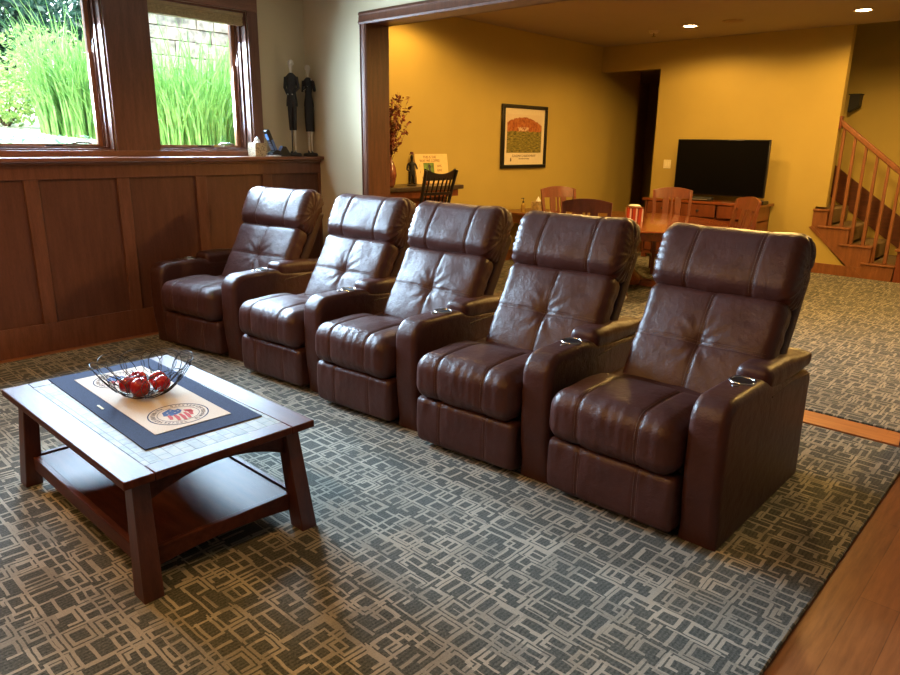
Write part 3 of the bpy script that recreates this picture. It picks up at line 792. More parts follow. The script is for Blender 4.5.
# statuettes
DCL=plain('dark_bronze_clothing',(.010,.008,.008),.6)
SLV=plain('silvered_skin',(.70,.64,.54),.35,.2)
def grow(name,verts,edges,mat,parent,root=0,sub=2,M=None):
    me=bpy.data.meshes.new(name); me.from_pydata([tuple((M@Vector(v[0])) if M else v[0]) for v in verts],edges,[]); 
    o=bpy.data.objects.new(name,me); C.objects.link(o)
    sk=o.modifiers.new('Skin','SKIN'); sk.use_smooth_shade=True
    for i,v in enumerate(verts):
        d=me.skin_vertices[0].data[i]; r=v[1]; d.radius=r if isinstance(r,tuple) else (r,r); d.use_root=(i==root)
    s=o.modifiers.new('Sub','SUBSURF'); s.levels=sub; s.render_levels=sub
    me.materials.append(mat); o.parent=parent; return o
def statuette(loc,rz,label,H,skirt):
    r=thing('statuette',loc,rz,label,'statuette','slender figures on the ledge')
    s=H/.80
    M=Matrix.Scale(s,4)
    MB().lathe([(.062,0),(.066,.006),(.062,.022),(.05,.028),(0,.028)],24,M).build('base',BLACKM,r,smooth=True)
    # bare legs and head: one continuous body
    if skirt:
        V=[((0,0,.46),(.028,.022)),((0,0,.53),(.022,.018)),((0,0,.62),(.030,.020)),((0,0,.672),(.010,.010)),((0,-.002,.695),(.009,.009)),((0,-.006,.735),(.021,.026)),((0,-.004,.768),(.016,.02)),
           ((-.014,0,.42),(.016,.016)),((-.011,-.004,.24),(.009,.009)),((-.011,0,.17),(.0095,.011)),((-.008,.004,.05),(.005,.005)),((-.008,-.02,.033),(.006,.005)),
           ((.014,0,.42),(.016,.016)),((.013,-.004,.24),(.009,.009)),((.013,0,.17),(.0095,.011)),((.016,.004,.05),(.005,.005)),((.020,-.02,.033),(.006,.005)),
           ((-.036,0,.65),(.010,.010)),((-.046,-.01,.56),(.008,.008)),((-.008,-.035,.60),(.006,.006)),
           ((.036,0,.65),(.010,.010)),((.048,-.012,.57),(.008,.008)),((.022,-.04,.665),(.006,.006))]
    else:
        V=[((0,0,.46),(.028,.022)),((0,0,.53),(.024,.018)),((0,0,.62),(.036,.022)),((0,0,.672),(.011,.011)),((0,-.002,.695),(.010,.010)),((0,-.006,.74),(.022,.026)),((0,-.004,.775),(.018,.02)),
           ((-.014,0,.42),(.016,.016)),((-.013,-.004,.24),(.010,.010)),((-.012,0,.17),(.0095,.011)),((-.014,.004,.05),(.005,.005)),((-.016,-.02,.033),(.007,.005)),
           ((.014,0,.42),(.016,.016)),((.015,-.004,.24),(.010,.010)),((.015,0,.17),(.0095,.011)),((.017,.004,.05),(.005,.005)),((.022,-.02,.033),(.007,.005)),
           ((-.040,0,.65),(.010,.010)),((-.052,.0,.56),(.008,.008)),((-.02,-.035,.50),(.006,.006)),
           ((.040,0,.65),(.010,.010)),((.055,.0,.56),(.008,.008)),((.012,-.038,.50),(.006,.006))]
    E=[(0,1),(1,2),(2,3),(3,4),(4,5),(5,6),(0,7),(7,8),(8,9),(9,10),(10,11),(0,12),(12,13),(13,14),(14,15),(15,16),(2,17),(17,18),(18,19),(2,20),(20,21),(21,22)]
    grow('figure',V,E,SLV,r,0,2,M)
    nose=MB().lathe([(0,0),(.004,.004),(.002,.013),(0,.014)],8,M@T(0,-.030,.737)@RX(.3)); nose.build('nose',SLV,r,smooth=True)
    # hair cap
    MB().lathe([(.024,-.012),(.0255,0),(.022,.016),(.013,.026),(0,.030)],16,M@T(0,.006,.753)@RX(.35)).build('hair',SLV,r,smooth=True)
    def ell(prof,mb):
        n=20; vs=[];fs=[]
        for rx,ry,z,cx,cy in prof:
            for j in range(n):
                a=2*PI*j/n; vs.append((cx+rx*math.cos(a),cy+ry*math.sin(a),z))
        for i in range(len(prof)-1):
            for j in range(n): fs.append((i*n+j,i*n+(j+1)%n,(i+1)*n+(j+1)%n,(i+1)*n+j))
        fs.append(tuple(range(n))); fs.append(tuple((len(prof)-1)*n+j for j in range(n)))
        mb.add(vs,fs,M); return mb
    jk=MB()
    if skirt:
        ell([(.044,.034,.43,0,0),(.040,.031,.47,0,0),(.029,.024,.535,0,0),(.037,.026,.60,0,0),(.044,.024,.645,0,0),(.024,.018,.668,0,0),(.013,.013,.676,0,0)],jk)
        ell([(.038,.028,.215,.004,0),(.040,.030,.26,.002,0),(.042,.033,.36,0,0),(.040,.032,.435,0,0)],sk_:=MB()); sk_.build('skirt',DCL,r,smooth=True)
    else:
        ell([(.050,.034,.41,0,0),(.046,.032,.46,0,0),(.034,.026,.535,0,0),(.044,.028,.60,0,0),(.051,.026,.645,0,0),(.026,.018,.668,0,0),(.014,.014,.678,0,0)],jk)
        tr=MB()
        for sx in (-1,1): ell([(.016,.019,.215,sx*.015,0),(.019,.021,.3,sx*.016,0),(.023,.024,.42,sx*.017,0)],tr)
        tr.build('trousers',DCL,r,smooth=True)
    jk.build('jacket',DCL,r,smooth=True)
    sl=MB()
    if skirt: arms=[[(-.04,0,.645),(-.05,-.008,.56),(-.012,-.036,.598)],[(.04,0,.645),(.052,-.012,.568),(.028,-.038,.65)]]
    else: arms=[[(-.045,0,.645),(-.056,0,.56),(-.026,-.03,.507)],[(.045,0,.645),(.060,0,.56),(.018,-.034,.507)]]
    for a in arms: sl.tube(a,[.0155,.0135,.011],12,M=M)
    sl.build('sleeve',DCL,r,smooth=True)
    sh=MB()
    for sx in (-1,1): sh.add([( -.009,-.034,0),(.009,-.034,0),(.008,.012,0),(-.008,.012,0),(-.006,-.03,.008),(.006,-.03,.008),(.007,.01,.024),(-.007,.01,.024)],[(0,3,2,1),(4,5,6,7),(0,1,5,4),(1,2,6,5),(2,3,7,6),(3,0,4,7)],M@T(sx*.015,0,.028))
    sh.build('shoes',BLACKM,r,bevel=.002)
    return r
s1=statuette((-5.655,3.955,LZ),math.radians(38),'taller dark statuette with silver head and cane, left of the pair on the ledge',.865,False)
MB().tube([(.0,-.045,.03),(.004,-.043,.545)],.005,8).build('cane',DCL,s1,smooth=True)
statuette((-5.645,4.135,LZ),math.radians(60),'slightly shorter dark statuette in a long skirt, nearest the wall corner',.835,True)

# ------------------------------------------------------------------ DINING ROOM
# counter against the left wall
cn=thing('bar_counter',(-5.66,5.0,0),0,'narrow bar-height counter with dark top along the mustard wall','counter')
DTOP=plain('dark_counter_top',(.055,.035,.022),.35,var=.3,scale=14)
MB().box(-.25,.21,-.55,1.12,1.045,1.09).build('counter_top',DTOP,cn,bevel=.006)
MB().box(-.25,.17,-.5,1.07,.965,1.045).build('apron',WOOD_C,cn,bevel=.003)
MB().box(-.25,.05,-.5,1.0,.02,.965).build('cabinet_body',WOOD_C,cn,bevel=.003)
MB().box(.05,.06,-.45,.32,.1,.9).build('door',WOOD_C,cn,bevel=.003); MB().box(.05,.06,.36,.97,.1,.9).build('door',WOOD_C,cn,bevel=.003)
# vase and dried stems
vz=thing('flower_vase',(-5.60,5.10,1.09),0,'tall reddish ceramic vase on the counter beside the opening jamb','vase')
VAS=plain('red_glazed_ceramic',(.22,.06,.035),.25,var=.4,scale=18,coat=.4)
MB().lathe([(.045,0),(.062,.03),(.078,.12),(.07,.2),(.042,.26),(.03,.29),(.036,.31),(.030,.308),(.026,.28),(.0,.27)],28).build('vase_body',VAS,vz,smooth=True,smooth_angle=2)
VAL=Vector((-5.60,5.10,1.375))
dl=thing('dried_bouquet',VAL,0,'spray of dried autumn branches with rust and brown leaves standing in the vase','dried flowers')
st=MB(); lv=[MB(),MB(),MB()]; R=random.Random(11)
for k in range(44):
    a=R.uniform(0,2*PI); sp=R.uniform(.05,.40); hgt=R.uniform(.28,.70)
    pts=[]
    for i in range(9):
        t=i/8; pts.append(Vector((.55*sp*math.cos(a)*t**1.4+.012*math.sin(6*t+k),sp*math.sin(a)*t**1.4+.012*math.cos(5*t+k),-.08+(hgt+.08)*t)))
    st.tube(pts,[.0022*(1-.6*i/8) for i in range(9)],5)
    for i in range(20):
        t=R.uniform(.3,1.0); j=min(7,int(t*8)); p=pts[j].lerp(pts[j+1],t*8-j if t<1 else 1)
        sz=R.uniform(.014,.030); M=T(*(p+Vector((R.uniform(-.015,.015),R.uniform(-.015,.015),R.uniform(-.01,.01)))))@Matrix.Rotation(R.uniform(0,6.3),4,Vector((R.uniform(-1,1),R.uniform(-1,1),R.uniform(-1,1))).normalized())
        lv[R.randrange(3)].add([(-sz,0,0),(-sz*.3,sz*.55,.003),(sz*.6,sz*.4,.002),(sz*1.2,0,0),(sz*.6,-sz*.4,.002),(-sz*.3,-sz*.55,.003),(0,0,-.004)],
            [(0,6,1),(1,6,2),(2,6,3),(3,6,4),(4,6,5),(5,6,0)],M)
st.build('stems',plain('dry_stem',(.12,.06,.03),.8),dl)
for i,c in enumerate(((.26,.055,.03),(.16,.05,.035),(.42,.16,.08))): lv[i].build('leaves',plain('dry_leaf_%d'%i,c,.7),dl)
# small dark figurine leaning on a brown boot-like base
fg=thing('bottle_figurine',(-5.64,5.47,1.09),math.radians(60),'dark standing figurine with brown shoes on the counter, left of the yellow card','figurine')
MB().lathe([(.05,0),(.052,.008),(.0,.01)],20).build('base',BLACKM,fg,smooth=True)
V=[((0,0,.15),(.035,.028)),((0,0,.22),(.032,.026)),((0,0,.262),(.012,.012)),((0,-.004,.295),(.02,.022)),((0,-.002,.325),(.015,.016)),
   ((-.02,0,.11),(.018,.018)),((-.024,0,.02),(.013,.013)),((-.026,-.03,.018),(.012,.009)),((.02,0,.11),(.018,.018)),((.026,0,.02),(.013,.013)),((.03,-.03,.018),(.012,.009)),
   ((-.042,0,.225),(.012,.012)),((-.058,-.01,.165),(.010,.010)),((-.03,-.04,.15),(.008,.008)),((.042,0,.225),(.012,.012)),((.06,-.01,.17),(.010,.010)),((.045,-.045,.19),(.008,.008))]
E_=[(0,1),(1,2),(2,3),(3,4),(0,5),(5,6),(6,7),(0,8),(8,9),(9,10),(1,11),(11,12),(12,13),(1,14),(14,15),(15,16)]
grow('figure',V,E_,BLACKM,fg,0,2,T(0,0,.008))
MB().lathe([(.03,0),(.032,.004),(.02,.008),(.019,.028),(0,.03)],16,T(0,0,.332)).build('hat',plain('maroon_felt',(.12,.03,.04),.7),fg,smooth=True)
tag(MB().lathe([(0,0),(.028,.004),(.04,.022),(.036,.045),(.02,.058),(0,.06)],18).build('gourd',plain('brown_gourd',(.30,.12,.04),.4,var=.5,scale=25),None,smooth=True,loc=(-5.6,5.66,1.0905)),'small glossy brown gourd on the counter between figurine and chair','gourd')
# card with words
cd=thing('greeting_sign',(-5.80,5.97,1.09),0,'pale yellow card with brown lettering and a small green picture, standing against the mustard wall','sign')
MB().box(-.01,.01,-.27,.27,0,.335,RY(math.radians(-8))).build('card',plain('pale_yellow_card',(.72,.52,.22),.7,var=.04),cd,bevel=.002)
Mc=RY(math.radians(-8))
MB().box(.0102,.012,-.14,.03,.10,.235,Mc).build('green_picture',plain('green_print',(.12,.20,.03),.6,var=.5,scale=22),cd)
MB().prism([(-.07,.135),(-.02,.13),(-.035,.165),(-.02,.19),(-.035,.215),(-.06,.215),(-.07,.19),(-.055,.165)],.0122,.0132,'x',Mc).build('printed_shape',plain('dark_print',(.03,.03,.05),.6),cd)
BRN=plain('brown_lettering',(.20,.08,.02),.7)
def text_mesh(s,size,parent,M,mat=BRN,name='lettering',align='CENTER',ext=.0006):
    cu=bpy.data.curves.new('t','FONT'); cu.body=s; cu.size=size; cu.align_x=align; cu.extrude=ext
    o=bpy.data.objects.new('t',cu); C.objects.link(o); bpy.context.view_layer.update()
    me=bpy.data.meshes.new_from_object(o.evaluated_get(bpy.context.evaluated_depsgraph_get()))
    bpy.data.objects.remove(o); me.transform(M); me.materials.clear(); me.materials.append(mat)
    n=bpy.data.objects.new(name,me); C.objects.link(n); n.parent=parent; return n
YZ=Matrix(((0,0,1,0),(1,0,0,0),(0,1,0,0),(0,0,0,1)))   # text x->y, y->z, faces +x
for s,yy,zz,sz in (('THIS IS THE',-.03,.285,.042),('WAY WE COFFEE',-.03,.245,.042),('I',-.2,.19,.045),('HAS',.12,.185,.04),('I',-.2,.12,.045),('GIVE',.12,.135,.04),('YOU',-.14,.055,.04)):
    text_mesh(s,sz,cd,Mc@T(.0108,yy,zz)@YZ)
# spindle back bar stool
BS=plain('black_lacquer',(.014,.009,.008),.35)
bs=thing('bar_stool',(-5.32,5.28,.0005),math.radians(-3),'black spindle-back bar stool drawn up to the counter','bar stool')
# faces -x; back rest on +x side
mb=MB().box(-.2,.2,-.2,.2,.72,.755); mb.build('seat',BS,bs,bevel=.015)
for sx in (-1,1):
    for sy in (-1,1):
        if sx>0: MB().tube([(.22,sy*.21,.0135),(.18,sy*.19,.74),(.26,sy*.2,1.05),(.33,sy*.215,1.28)],[.018,.02,.018,.016],8).build('leg',BS,bs,smooth=True)
        else: MB().tube([(-.21,sy*.21,.0135),(-.17,sy*.17,.73)],[.016,.02],8).build('leg',BS,bs,smooth=True)
for z,w in ((.28,.19),(.45,.185)):
    mb=MB(); 
    for s in (-1,1): mb.tube([(-.2,s*w,z),(.2,s*w,z)],.011,8).tube([(s*.2,-w,z+.05),(s*.2,w,z+.05)],.011,8)
    mb.build('stretcher',BS,bs,smooth=True)
def curved_rail(x,z0,z1,dip,th=.02,w=.21,bow=.03,n=12,lean=.24):
    mb=MB()
    for i in range(n):
        def P(j):
            t=-1+2*j/n; yy=t*w; xx=x+bow*(1-t*t); zt=z1-dip*(1-t*t); return yy,xx,zt
        y0,x0,t0=P(i); y1,x1,t1=P(i+1)
        vs=[]
        for yy,xx,zt in ((y0,x0,t0),(y1,x1,t1)):
            for zz in (z0,zt):
                xl=xx+(zz-z0)*lean
                vs+=[(xl-th/2,yy,zz),(xl+th/2,yy,zz)]
        mb.add(vs,[(0,1,3,2),(4,6,7,5),(0,2,6,4),(1,5,7,3),(2,3,7,6),(0,4,5,1)])
    return mb
curved_rail(.285,1.18,1.295,.05).build('top_rail',BS,bs)
curved_rail(.255,1.03,1.06,.0,bow=.02).build('mid_rail',BS,bs)
curved_rail(.20,.80,.83,.0,bow=.01).build('lower_rail',BS,bs)
mb=MB()
for k in range(6):
    t=-.75+1.5*k/5; mb.tube([(.205+.01*(1-t*t),t*.19,.81),(.25+.02*(1-t*t),t*.2,1.04),(.30+.03*(1-t*t),t*.2,1.21)],.009,6)
    mb.build('spindle',BS,bs,smooth=True) ; mb=MB()

# framed print
fp=thing('framed_print',(-5.90,7.83,1.235),0,'black framed autumn vineyard poster hanging on the mustard wall','picture')
fw,fh=.99,.81
mb=MB().box(-.012,.02,-fw/2,fw/2,0,.045).box(-.012,.02,-fw/2,fw/2,fh-.045,fh).box(-.012,.02,-fw/2,-fw/2+.055,.045,fh-.045).box(-.012,.02,fw/2-.055,fw/2,.045,fh-.045)
mb.build('frame',BLACK,fp,bevel=.004)
MB().box(-.01,.004,-fw/2+.05,fw/2-.05,.04,fh-.04).build('mat_board',plain('cream_print_paper',(.66,.56,.40),.6,var=.03),fp)
def scene_mat():
    m,nt,b=new_mat('autumn_vineyard_print'); t=nt.nodes.new('ShaderNodeTexCoord'); sx=nt.nodes.new('ShaderNodeSeparateXYZ'); nt.links.new(t.outputs['Generated'],sx.inputs[0])
    y=N(nt,sx.outputs[1]); z=N(nt,sx.outputs[2])
    n1=N(nt,noise_n(nt,coords(nt,(1,1,1)),22,5,.7)); n2=N(nt,noise_n(nt,coords(nt,(1,4,18)),4,3,.6))
    zz=z+(n1-.5)*.12
    trees=ramp(nt,n1.s,[(.3,(.18,.04,.015)),(.5,(.36,.10,.03)),(.7,(.50,.20,.06))])
    field=ramp(nt,n2.s,[(.35,(.07,.06,.015)),(.55,(.22,.18,.04)),(.7,(.38,.30,.08))])
    c=mix(nt,zz.gt(.56),field,trees)
    house=(y-.45).abs().lt(.16)*(z-.62).abs().lt(.05)*n1.gt(.47)
    c=mix(nt,house,c,(.6,.42,.3))
    sky=(zz+(y-.45)*(y-.45)*.7).gt(.93)
    c=mix(nt,sky,c,(.62,.50,.36))
    nt.links.new(c,b.inputs['Base Color']); b.inputs['Roughness'].default_value=.35; return m
MB().box(.0042,.006,-fw/2+.11,fw/2-.12,.20,fh-.12).build('print',scene_mat(),fp)
INKB=plain('print_ink',(.12,.08,.04),.6)
text_mesh('SONOMA CHARDONNAY',.045,fp,T(.0046,0,.145)@YZ,INKB)
text_mesh('VINEYARD IN AUTUMN',.022,fp,T(.0046,0,.115)@YZ,INKB)
MB().prism([(-.3,.09),(-.275,.09),(-.275,.12),(-.2875,.14),(-.3,.12)],.0042,.005,'x').build('small_emblem',INKB,fp)

# side table against the wall with soap bottle and tissue box
sd=thing('side_table',(-5.62,7.62,-.1365),0,'small wooden side table against the mustard wall behind the recliners','side table')
MB().box(-.24,.24,-.38,.38,.80,.83).build('table_top',WOOD_C,sd,bevel=.004)
MB().box(-.2,.2,-.34,.34,.70,.80).build('apron',WOOD_C,sd)
for sx in (-1,1):
    for sy in (-1,1): MB().box(sx*.19-.02,sx*.19+.02,sy*.33-.02,sy*.33+.02,.152,.8).build('leg',WOOD_C,sd,bevel=.003)
pb=thing('pump_bottle',(-5.55,7.40,.694),0,'small clear pump bottle with black cap on the side table','bottle')
MB().lathe([(.028,0),(.03,.01),(.03,.09),(.012,.11),(.01,.125),(0,.125)],18).build('bottle_body',plain('amber_liquid',(.5,.32,.08),.1),pb,smooth=True)
MB().lathe([(.013,.12),(.013,.14),(.004,.142),(.004,.17),(.012,.172),(.012,.182),(0,.182)],14).tube([(0,0,.177),(0,-.04,.175)],.005,8).build('pump',BLACK,pb,smooth=True)
tx=thing('tissue_box',(-5.5,7.66,.694),0,'small square beige tissue box with tissue, on the side table by the mustard wall','tissue box')
MB().box(-.06,.06,-.075,.075,0,.13).build('box',plain('beige_box_print',(.50,.36,.16),.6,var=.4,scale=28),tx,bevel=.003)
mb=MB().lathe([(.035,.13),(.026,.15),(.014,.17),(.004,.19),(0,.192)],12); mb.build('tissue',TIS,tx,smooth=True)

# dining table
dt=thing('dining_table',(-3.83,7.0,.0135),0,'round glossy reddish wood pedestal dining table beyond the recliners','dining table')
tz=.7465
MB().lathe([(0,tz-.03),(1.0,tz-.03),(1.03,tz-.026),(1.045,tz-.014),(1.04,tz-.004),(1.02,tz),(0,tz)],72).build('tabletop',WOOD_D,dt,smooth=True)
MB().lathe([(.90,tz-.115),(.92,tz-.11),(.92,tz-.03),(.9,tz-.03)],64).build('apron',WOOD_D,dt,smooth=True)
MB().lathe([(.20,.06),(.22,.12),(.14,.2),(.11,.3),(.17,.42),(.17,.5),(.12,.58),(.2,.64),(.22,tz-.1),(.22,tz-.03)],32).build('pedestal',WOOD_C,dt,smooth=True)
for k in range(4):
    M=RZ(k*PI/2+.55)
    MB().prism([(.12,.10),(.3,.10),(.5,.045),(.62,.03),(.66,.0),(.58,.0),(.12,.04)],-.045,.045,'y',M).build('foot',WOOD_C,dt,bevel=.006)
def make_dchair(loc,rz,label):
    r=thing('dining_chair',loc,rz,label,'chair','dining chairs round the table')
    # faces +y; back at -y
    MB().box(-.235,.235,-.21,.24,.425,.465).build('seat',WOOD_C,r,bevel=.012)
    for sx in (-1,1):
        MB().frustum((sx*.2-.018,sx*.2+.018,.18,.216,0),(sx*.2-.022,sx*.2+.022,.176,.22,.43)).build('leg',WOOD_C,r,bevel=.003)
        mb=MB().frustum((sx*.2-.018,sx*.2+.018,-.25,-.214,0),(sx*.2-.02,sx*.2+.02,-.215,-.175,.45)).frustum((sx*.2-.02,sx*.2+.02,-.215,-.175,.45),(sx*.225-.018,sx*.225+.018,-.31,-.28,1.0))
        mb.build('back_leg',WOOD_C,r,bevel=.003)
    def rail(z0,z1,yb,crown,w=.235,th=.024,lean=-.19,n=14):
        mb=MB()
        for i in range(n):
            def P(j):
                t=-1+2*j/n; return t*w, yb-.03*(1-t*t), z1+crown*(1-t*t)
            a=P(i); b=P(i+1); vs=[]
            for X,Yy,Zt in (a,b):
                for zz in (z0+crown*.6*(1-(X/w)**2)*0,Zt):
                    yl=Yy+(zz-z0)*lean; vs+=[(X,yl-th/2,zz),(X,yl+th/2,zz)]
            mb.add(vs,[(0,1,3,2),(4,6,7,5),(0,2,6,4),(1,5,7,3),(2,3,7,6),(0,4,5,1)])
        return mb
    rail(.90,1.0,-.275,.035).build('top_rail',WOOD_C,r,smooth=True)
    rail(.56,.60,-.215,0,w=.2).build('lower_rail',WOOD_C,r,smooth=True)
    for x,w in ((-.075,.038),(.075,.038),(0,.012)):
        vs=[]
        pts=[(.58,-.235,1),(.68,-.255,.75 if w>.02 else 1.6),(.78,-.275,1),(.91,-.30,1)]
        for z,yb,k in pts: vs+=[(x-w*k,yb-.008,z),(x+w*k,yb-.008,z),(x+w*k,yb+.008,z),(x-w*k,yb+.008,z)]
        fs=[(0,1,2,3),(12,13,14,15)]
        for i in range(3):
            for j in range(4): fs.append((4*i+j,4*i+(j+1)%4,4*i+4+(j+1)%4,4*i+4+j))
        MB().add(vs,fs).build('slat',WOOD_C,r,bevel=.002)
    mb=MB(); 
    for sx in (-1,1): mb.box(sx*.2-.01,sx*.2+.01,-.2,.18,.18,.21)
    mb.box(-.2,.2,-.012,.012,.185,.205); mb.build('stretcher',WOOD_C,r,bevel=.002)
    return r
def place(cx,cy,face_deg,label,first=None):
    """cx,cy: middle of the top rail; face_deg: heading of the front (0 = +y)"""
    a=math.radians(face_deg); off=Vector((0,-.31,0)); off.rotate(Matrix.Rotation(a,3,'Z'))
    loc=(cx-off.x,cy-off.y,.0135)
    return make_dchair(loc,a,label) if first is None else dup(first,loc,a,label)
c0=place(-4.06,8.55,180+30,'wooden dining chair with slatted back beyond the table, in front of the television')
place(-5.06,7.45,-118,'wooden dining chair with crowned back at the left of the table, near the mustard wall',c0)
place(-3.70,5.96,25,'wooden dining chair at the near side of the table, top rail showing above recliner',c0)
place(-2.74,7.60,138,'wooden dining chair at the right of the table, seen edge on before the console',c0)
# striped box on table
bx=thing('striped_organizer',(-3.70,6.92,.76),math.radians(35),'small red and white striped box with a white bundle on top, on the dining table','box')
def stripes():
    m,nt,b=new_mat('red_white_stripes'); t=nt.nodes.new('ShaderNodeTexCoord'); sx=nt.nodes.new('ShaderNodeSeparateXYZ'); nt.links.new(t.outputs['Object'],sx.inputs[0])
    u=(N(nt,sx.outputs[0])+N(nt,sx.outputs[1]))/.062; f=u.fract()
    c=mix(nt,f.gt(.74),(.42,.05,.02),(.62,.50,.50)); c=mix(nt,(f-.15).abs().lt(.06),c,(.10,.02,.03))
    nt.links.new(c,b.inputs['Base Color']); b.inputs['Roughness'].default_value=.3; return m
MB().box(-.085,.085,-.085,.085,0,.15).build('striped_body',stripes(),bx,bevel=.004)
MB().box(-.089,.089,-.089,.089,.146,.156).build('rim',WOOD_D,bx,bevel=.002)
mb=MB().lathe([(0,.156),(.055,.158),(.06,.168),(.045,.178),(.03,.18),(0,.176)],20)
for v in mb.v: v.x*=1+.2*math.sin(v.y*60)
mb.build('white_bundle',plain('white_napkins',(.7,.68,.64),.8),bx,smooth=True)
# crumpled clear wrap on floor under the table
mb=MB(); mb.lathe([(.0,0),(.10,.0),(.13,.03),(.10,.09),(.04,.12),(0,.11)],16)
for v in mb.v:
    n_=noise.noise(v*22); v.x*=1+.4*n_; v.y*=1+.3*n_; v.z*=1+.3*n_
tag(mb.build('plastic_bag',plain('crumpled_plastic',(.45,.47,.5),.3),None,loc=(-3.52,6.32,.0135)),'small crumpled pale plastic bag on the carpet under the dining table','bag')

# TV console and television
tc=thing('television_console',(-3.99,9.43,.0135),0,'reddish wood television console against the far wall','console')
MB().box(-.82,.82,-.24,.24,.80,.835).build('console_top',WOOD_D,tc,bevel=.005)
MB().box(-.78,-.75,-.22,.23,.06,.80).box(.75,.78,-.22,.23,.06,.80).box(-.78,.78,.2,.23,.06,.8).box(-.78,.78,-.22,.23,.06,.10).box(-.78,.78,-.2,.23,.60,.62).box(-.26,-.24,-.2,.23,.1,.8).box(.24,.26,-.2,.23,.1,.8).build('carcass',WOOD_C,tc,bevel=.003)
for x in (-.5,0,.5):
    d=MB().box(x-.235,x+.235,-.235,-.22,.63,.79).build('drawer',WOOD_C,tc,bevel=.004)
    MB().lathe([(.014,0),(.008,.015),(.016,.025),(0,.03)],12,T(x,-.235,.71)@RX(PI/2)).build('knob',BLACKM,d,smooth=True)
for x in (-.5,.5):
    d=MB().box(x-.235,x+.235,-.235,-.22,.11,.6).build('door',WOOD_C,tc,bevel=.004)
for sx in (-1,1):
    for sy in (-1,1): MB().box(sx*.74-.03,sx*.74+.03,sy*.2-.03,sy*.2+.03,0,.06).build('foot',WOOD_C,tc,bevel=.003)
TZ=.849
tv=thing('television',(-3.87,9.47,TZ),math.radians(1),'large black flat screen television standing on the wooden console','television')
MB().box(-.615,.615,-.0,.045,.065,.795).build('panel_housing',BLACK,tv,bevel=.008)
MB().box(-.60,.60,-.004,.0,.08,.782).build('screen',SCREEN,tv)
for s in (-1,1):
    MB().tube([(s*.4,.02,.08),(s*.43,-.03,.03),(s*.45,-.12,.008)],[.015,.014,.009],8).tube([(s*.4,.02,.08),(s*.41,.07,.03),(s*.42,.13,.008)],[.015,.014,.009],8).build('stand_foot',BLACKM,tv,smooth=True)
tag(MB().box(-.13,.13,-.09,.09,0,.045).build('cable_box',BLACK,None,loc=(-3.285,9.30,TZ),bevel=.004),'flat black cable box at the right end of the television console','cable box')
sb=thing('game_console',(-4.0,9.29,TZ),.1,'low black rounded device on the console in front of the television','game console')
MB().box(-.15,.15,-.06,.06,0,.05).build('housing',BLACKM,sb,bevel=.015); MB().box(-.1,.1,-.0615,-.059,.018,.024).build('light_bar',plain('grey_strip',(.3,.28,.26),.3),sb)
sp=thing('switch_plate',(-4.73,9.697,1.30),0,'small cream light switch plate on the far wall beside the television','light switch')
MB().box(-.055,.055,-.006,0,-.06,.06).build('plate',plain('cream_plastic',(.75,.66,.42),.4,var=.03),sp,bevel=.003)
MB().box(-.03,-.008,-.012,-.005,-.032,.032).box(.008,.03,-.012,-.005,-.032,.032).build('rocker_switch',plain('cream_plastic_switch',(.78,.7,.46),.35,var=.03),sp,bevel=.002)
wb=thing('wall_sconce',(-2.68,10.72,2.13),0,'small dark angular fixture on the stairwell wall, beside the wall edge','wall fixture')
MB().prism([(-.055,.10),(.07,.10),(.07,-.05),(-.055,-.12)],-.06,.08,'y').build('housing',BLACKM,wb,bevel=.006)
MB().box(-.07,.085,-.07,.08,.10,.112).build('top_lip',BLACKM,wb,bevel=.003)

# stairs
RISE=.203; RUN=.272
STC=plain('stair_carpet',(.30,.22,.13),.95,var=.3,scale=120,bmp=.5)
stt=bpy.data.objects.new('staircase',None); C.objects.link(stt); stt.location=(-2.0,9.7,0)
tag(stt,'oak staircase with tan carpeted treads climbing left behind the far wall','staircase')
ox=2.0; oy=-9.7
def sx_(x): return x+ox
YS0,YS1=9.83,10.78
steps=[(-1.71-RUN*k-.0,RISE*(k+1)-.008) for k in range(9)]
cr=MB()
for k,(xr,z) in enumerate(steps):
    xl=xr-RUN
    cr.box(sx_(xl-.02),sx_(xr-.03),.126,YS1+oy,max(0,z-RISE-.0),z-.0)
cr.build('carpeted_steps',STC,stt,bevel=.02)
# oak tread ends with nosings, on the open side
for k,(xr,z) in enumerate(steps[:4]):
    xl=xr-.36 if k<3 else xr-.17
    MB().box(sx_(xl),sx_(xr+.01),-.03,.14,z-.018,z+.008).build('tread_end',WOOD_S,stt,bevel=.006)
# stringer: stepped top, sloping bottom
poly=[(-2.69,.83),(-2.69,.59),(-2.06,.0),(-1.72,0)]
pts=[(-1.72,0)]
for k,(xr,z) in enumerate(steps[:4]):
    pts+=[(xr-.0,z-.018),(xr-RUN,z-.018)]
pts[-1]=(-2.69,pts[-1][1])
P=[(sx_(a),b) for a,b in pts]+[(sx_(-2.69),.59),(sx_(-2.06),0.0)]
MB().prism(P,-.012,.10,'y').build('stringer',WOOD_S,stt)
MB().prism([(sx_(-2.72),.58),(sx_(-2.68),.60),(sx_(-2.03),.02),(sx_(-2.06),-.0)],-.02,-.008,'y').build('stringer_moulding',WOOD_S,stt)
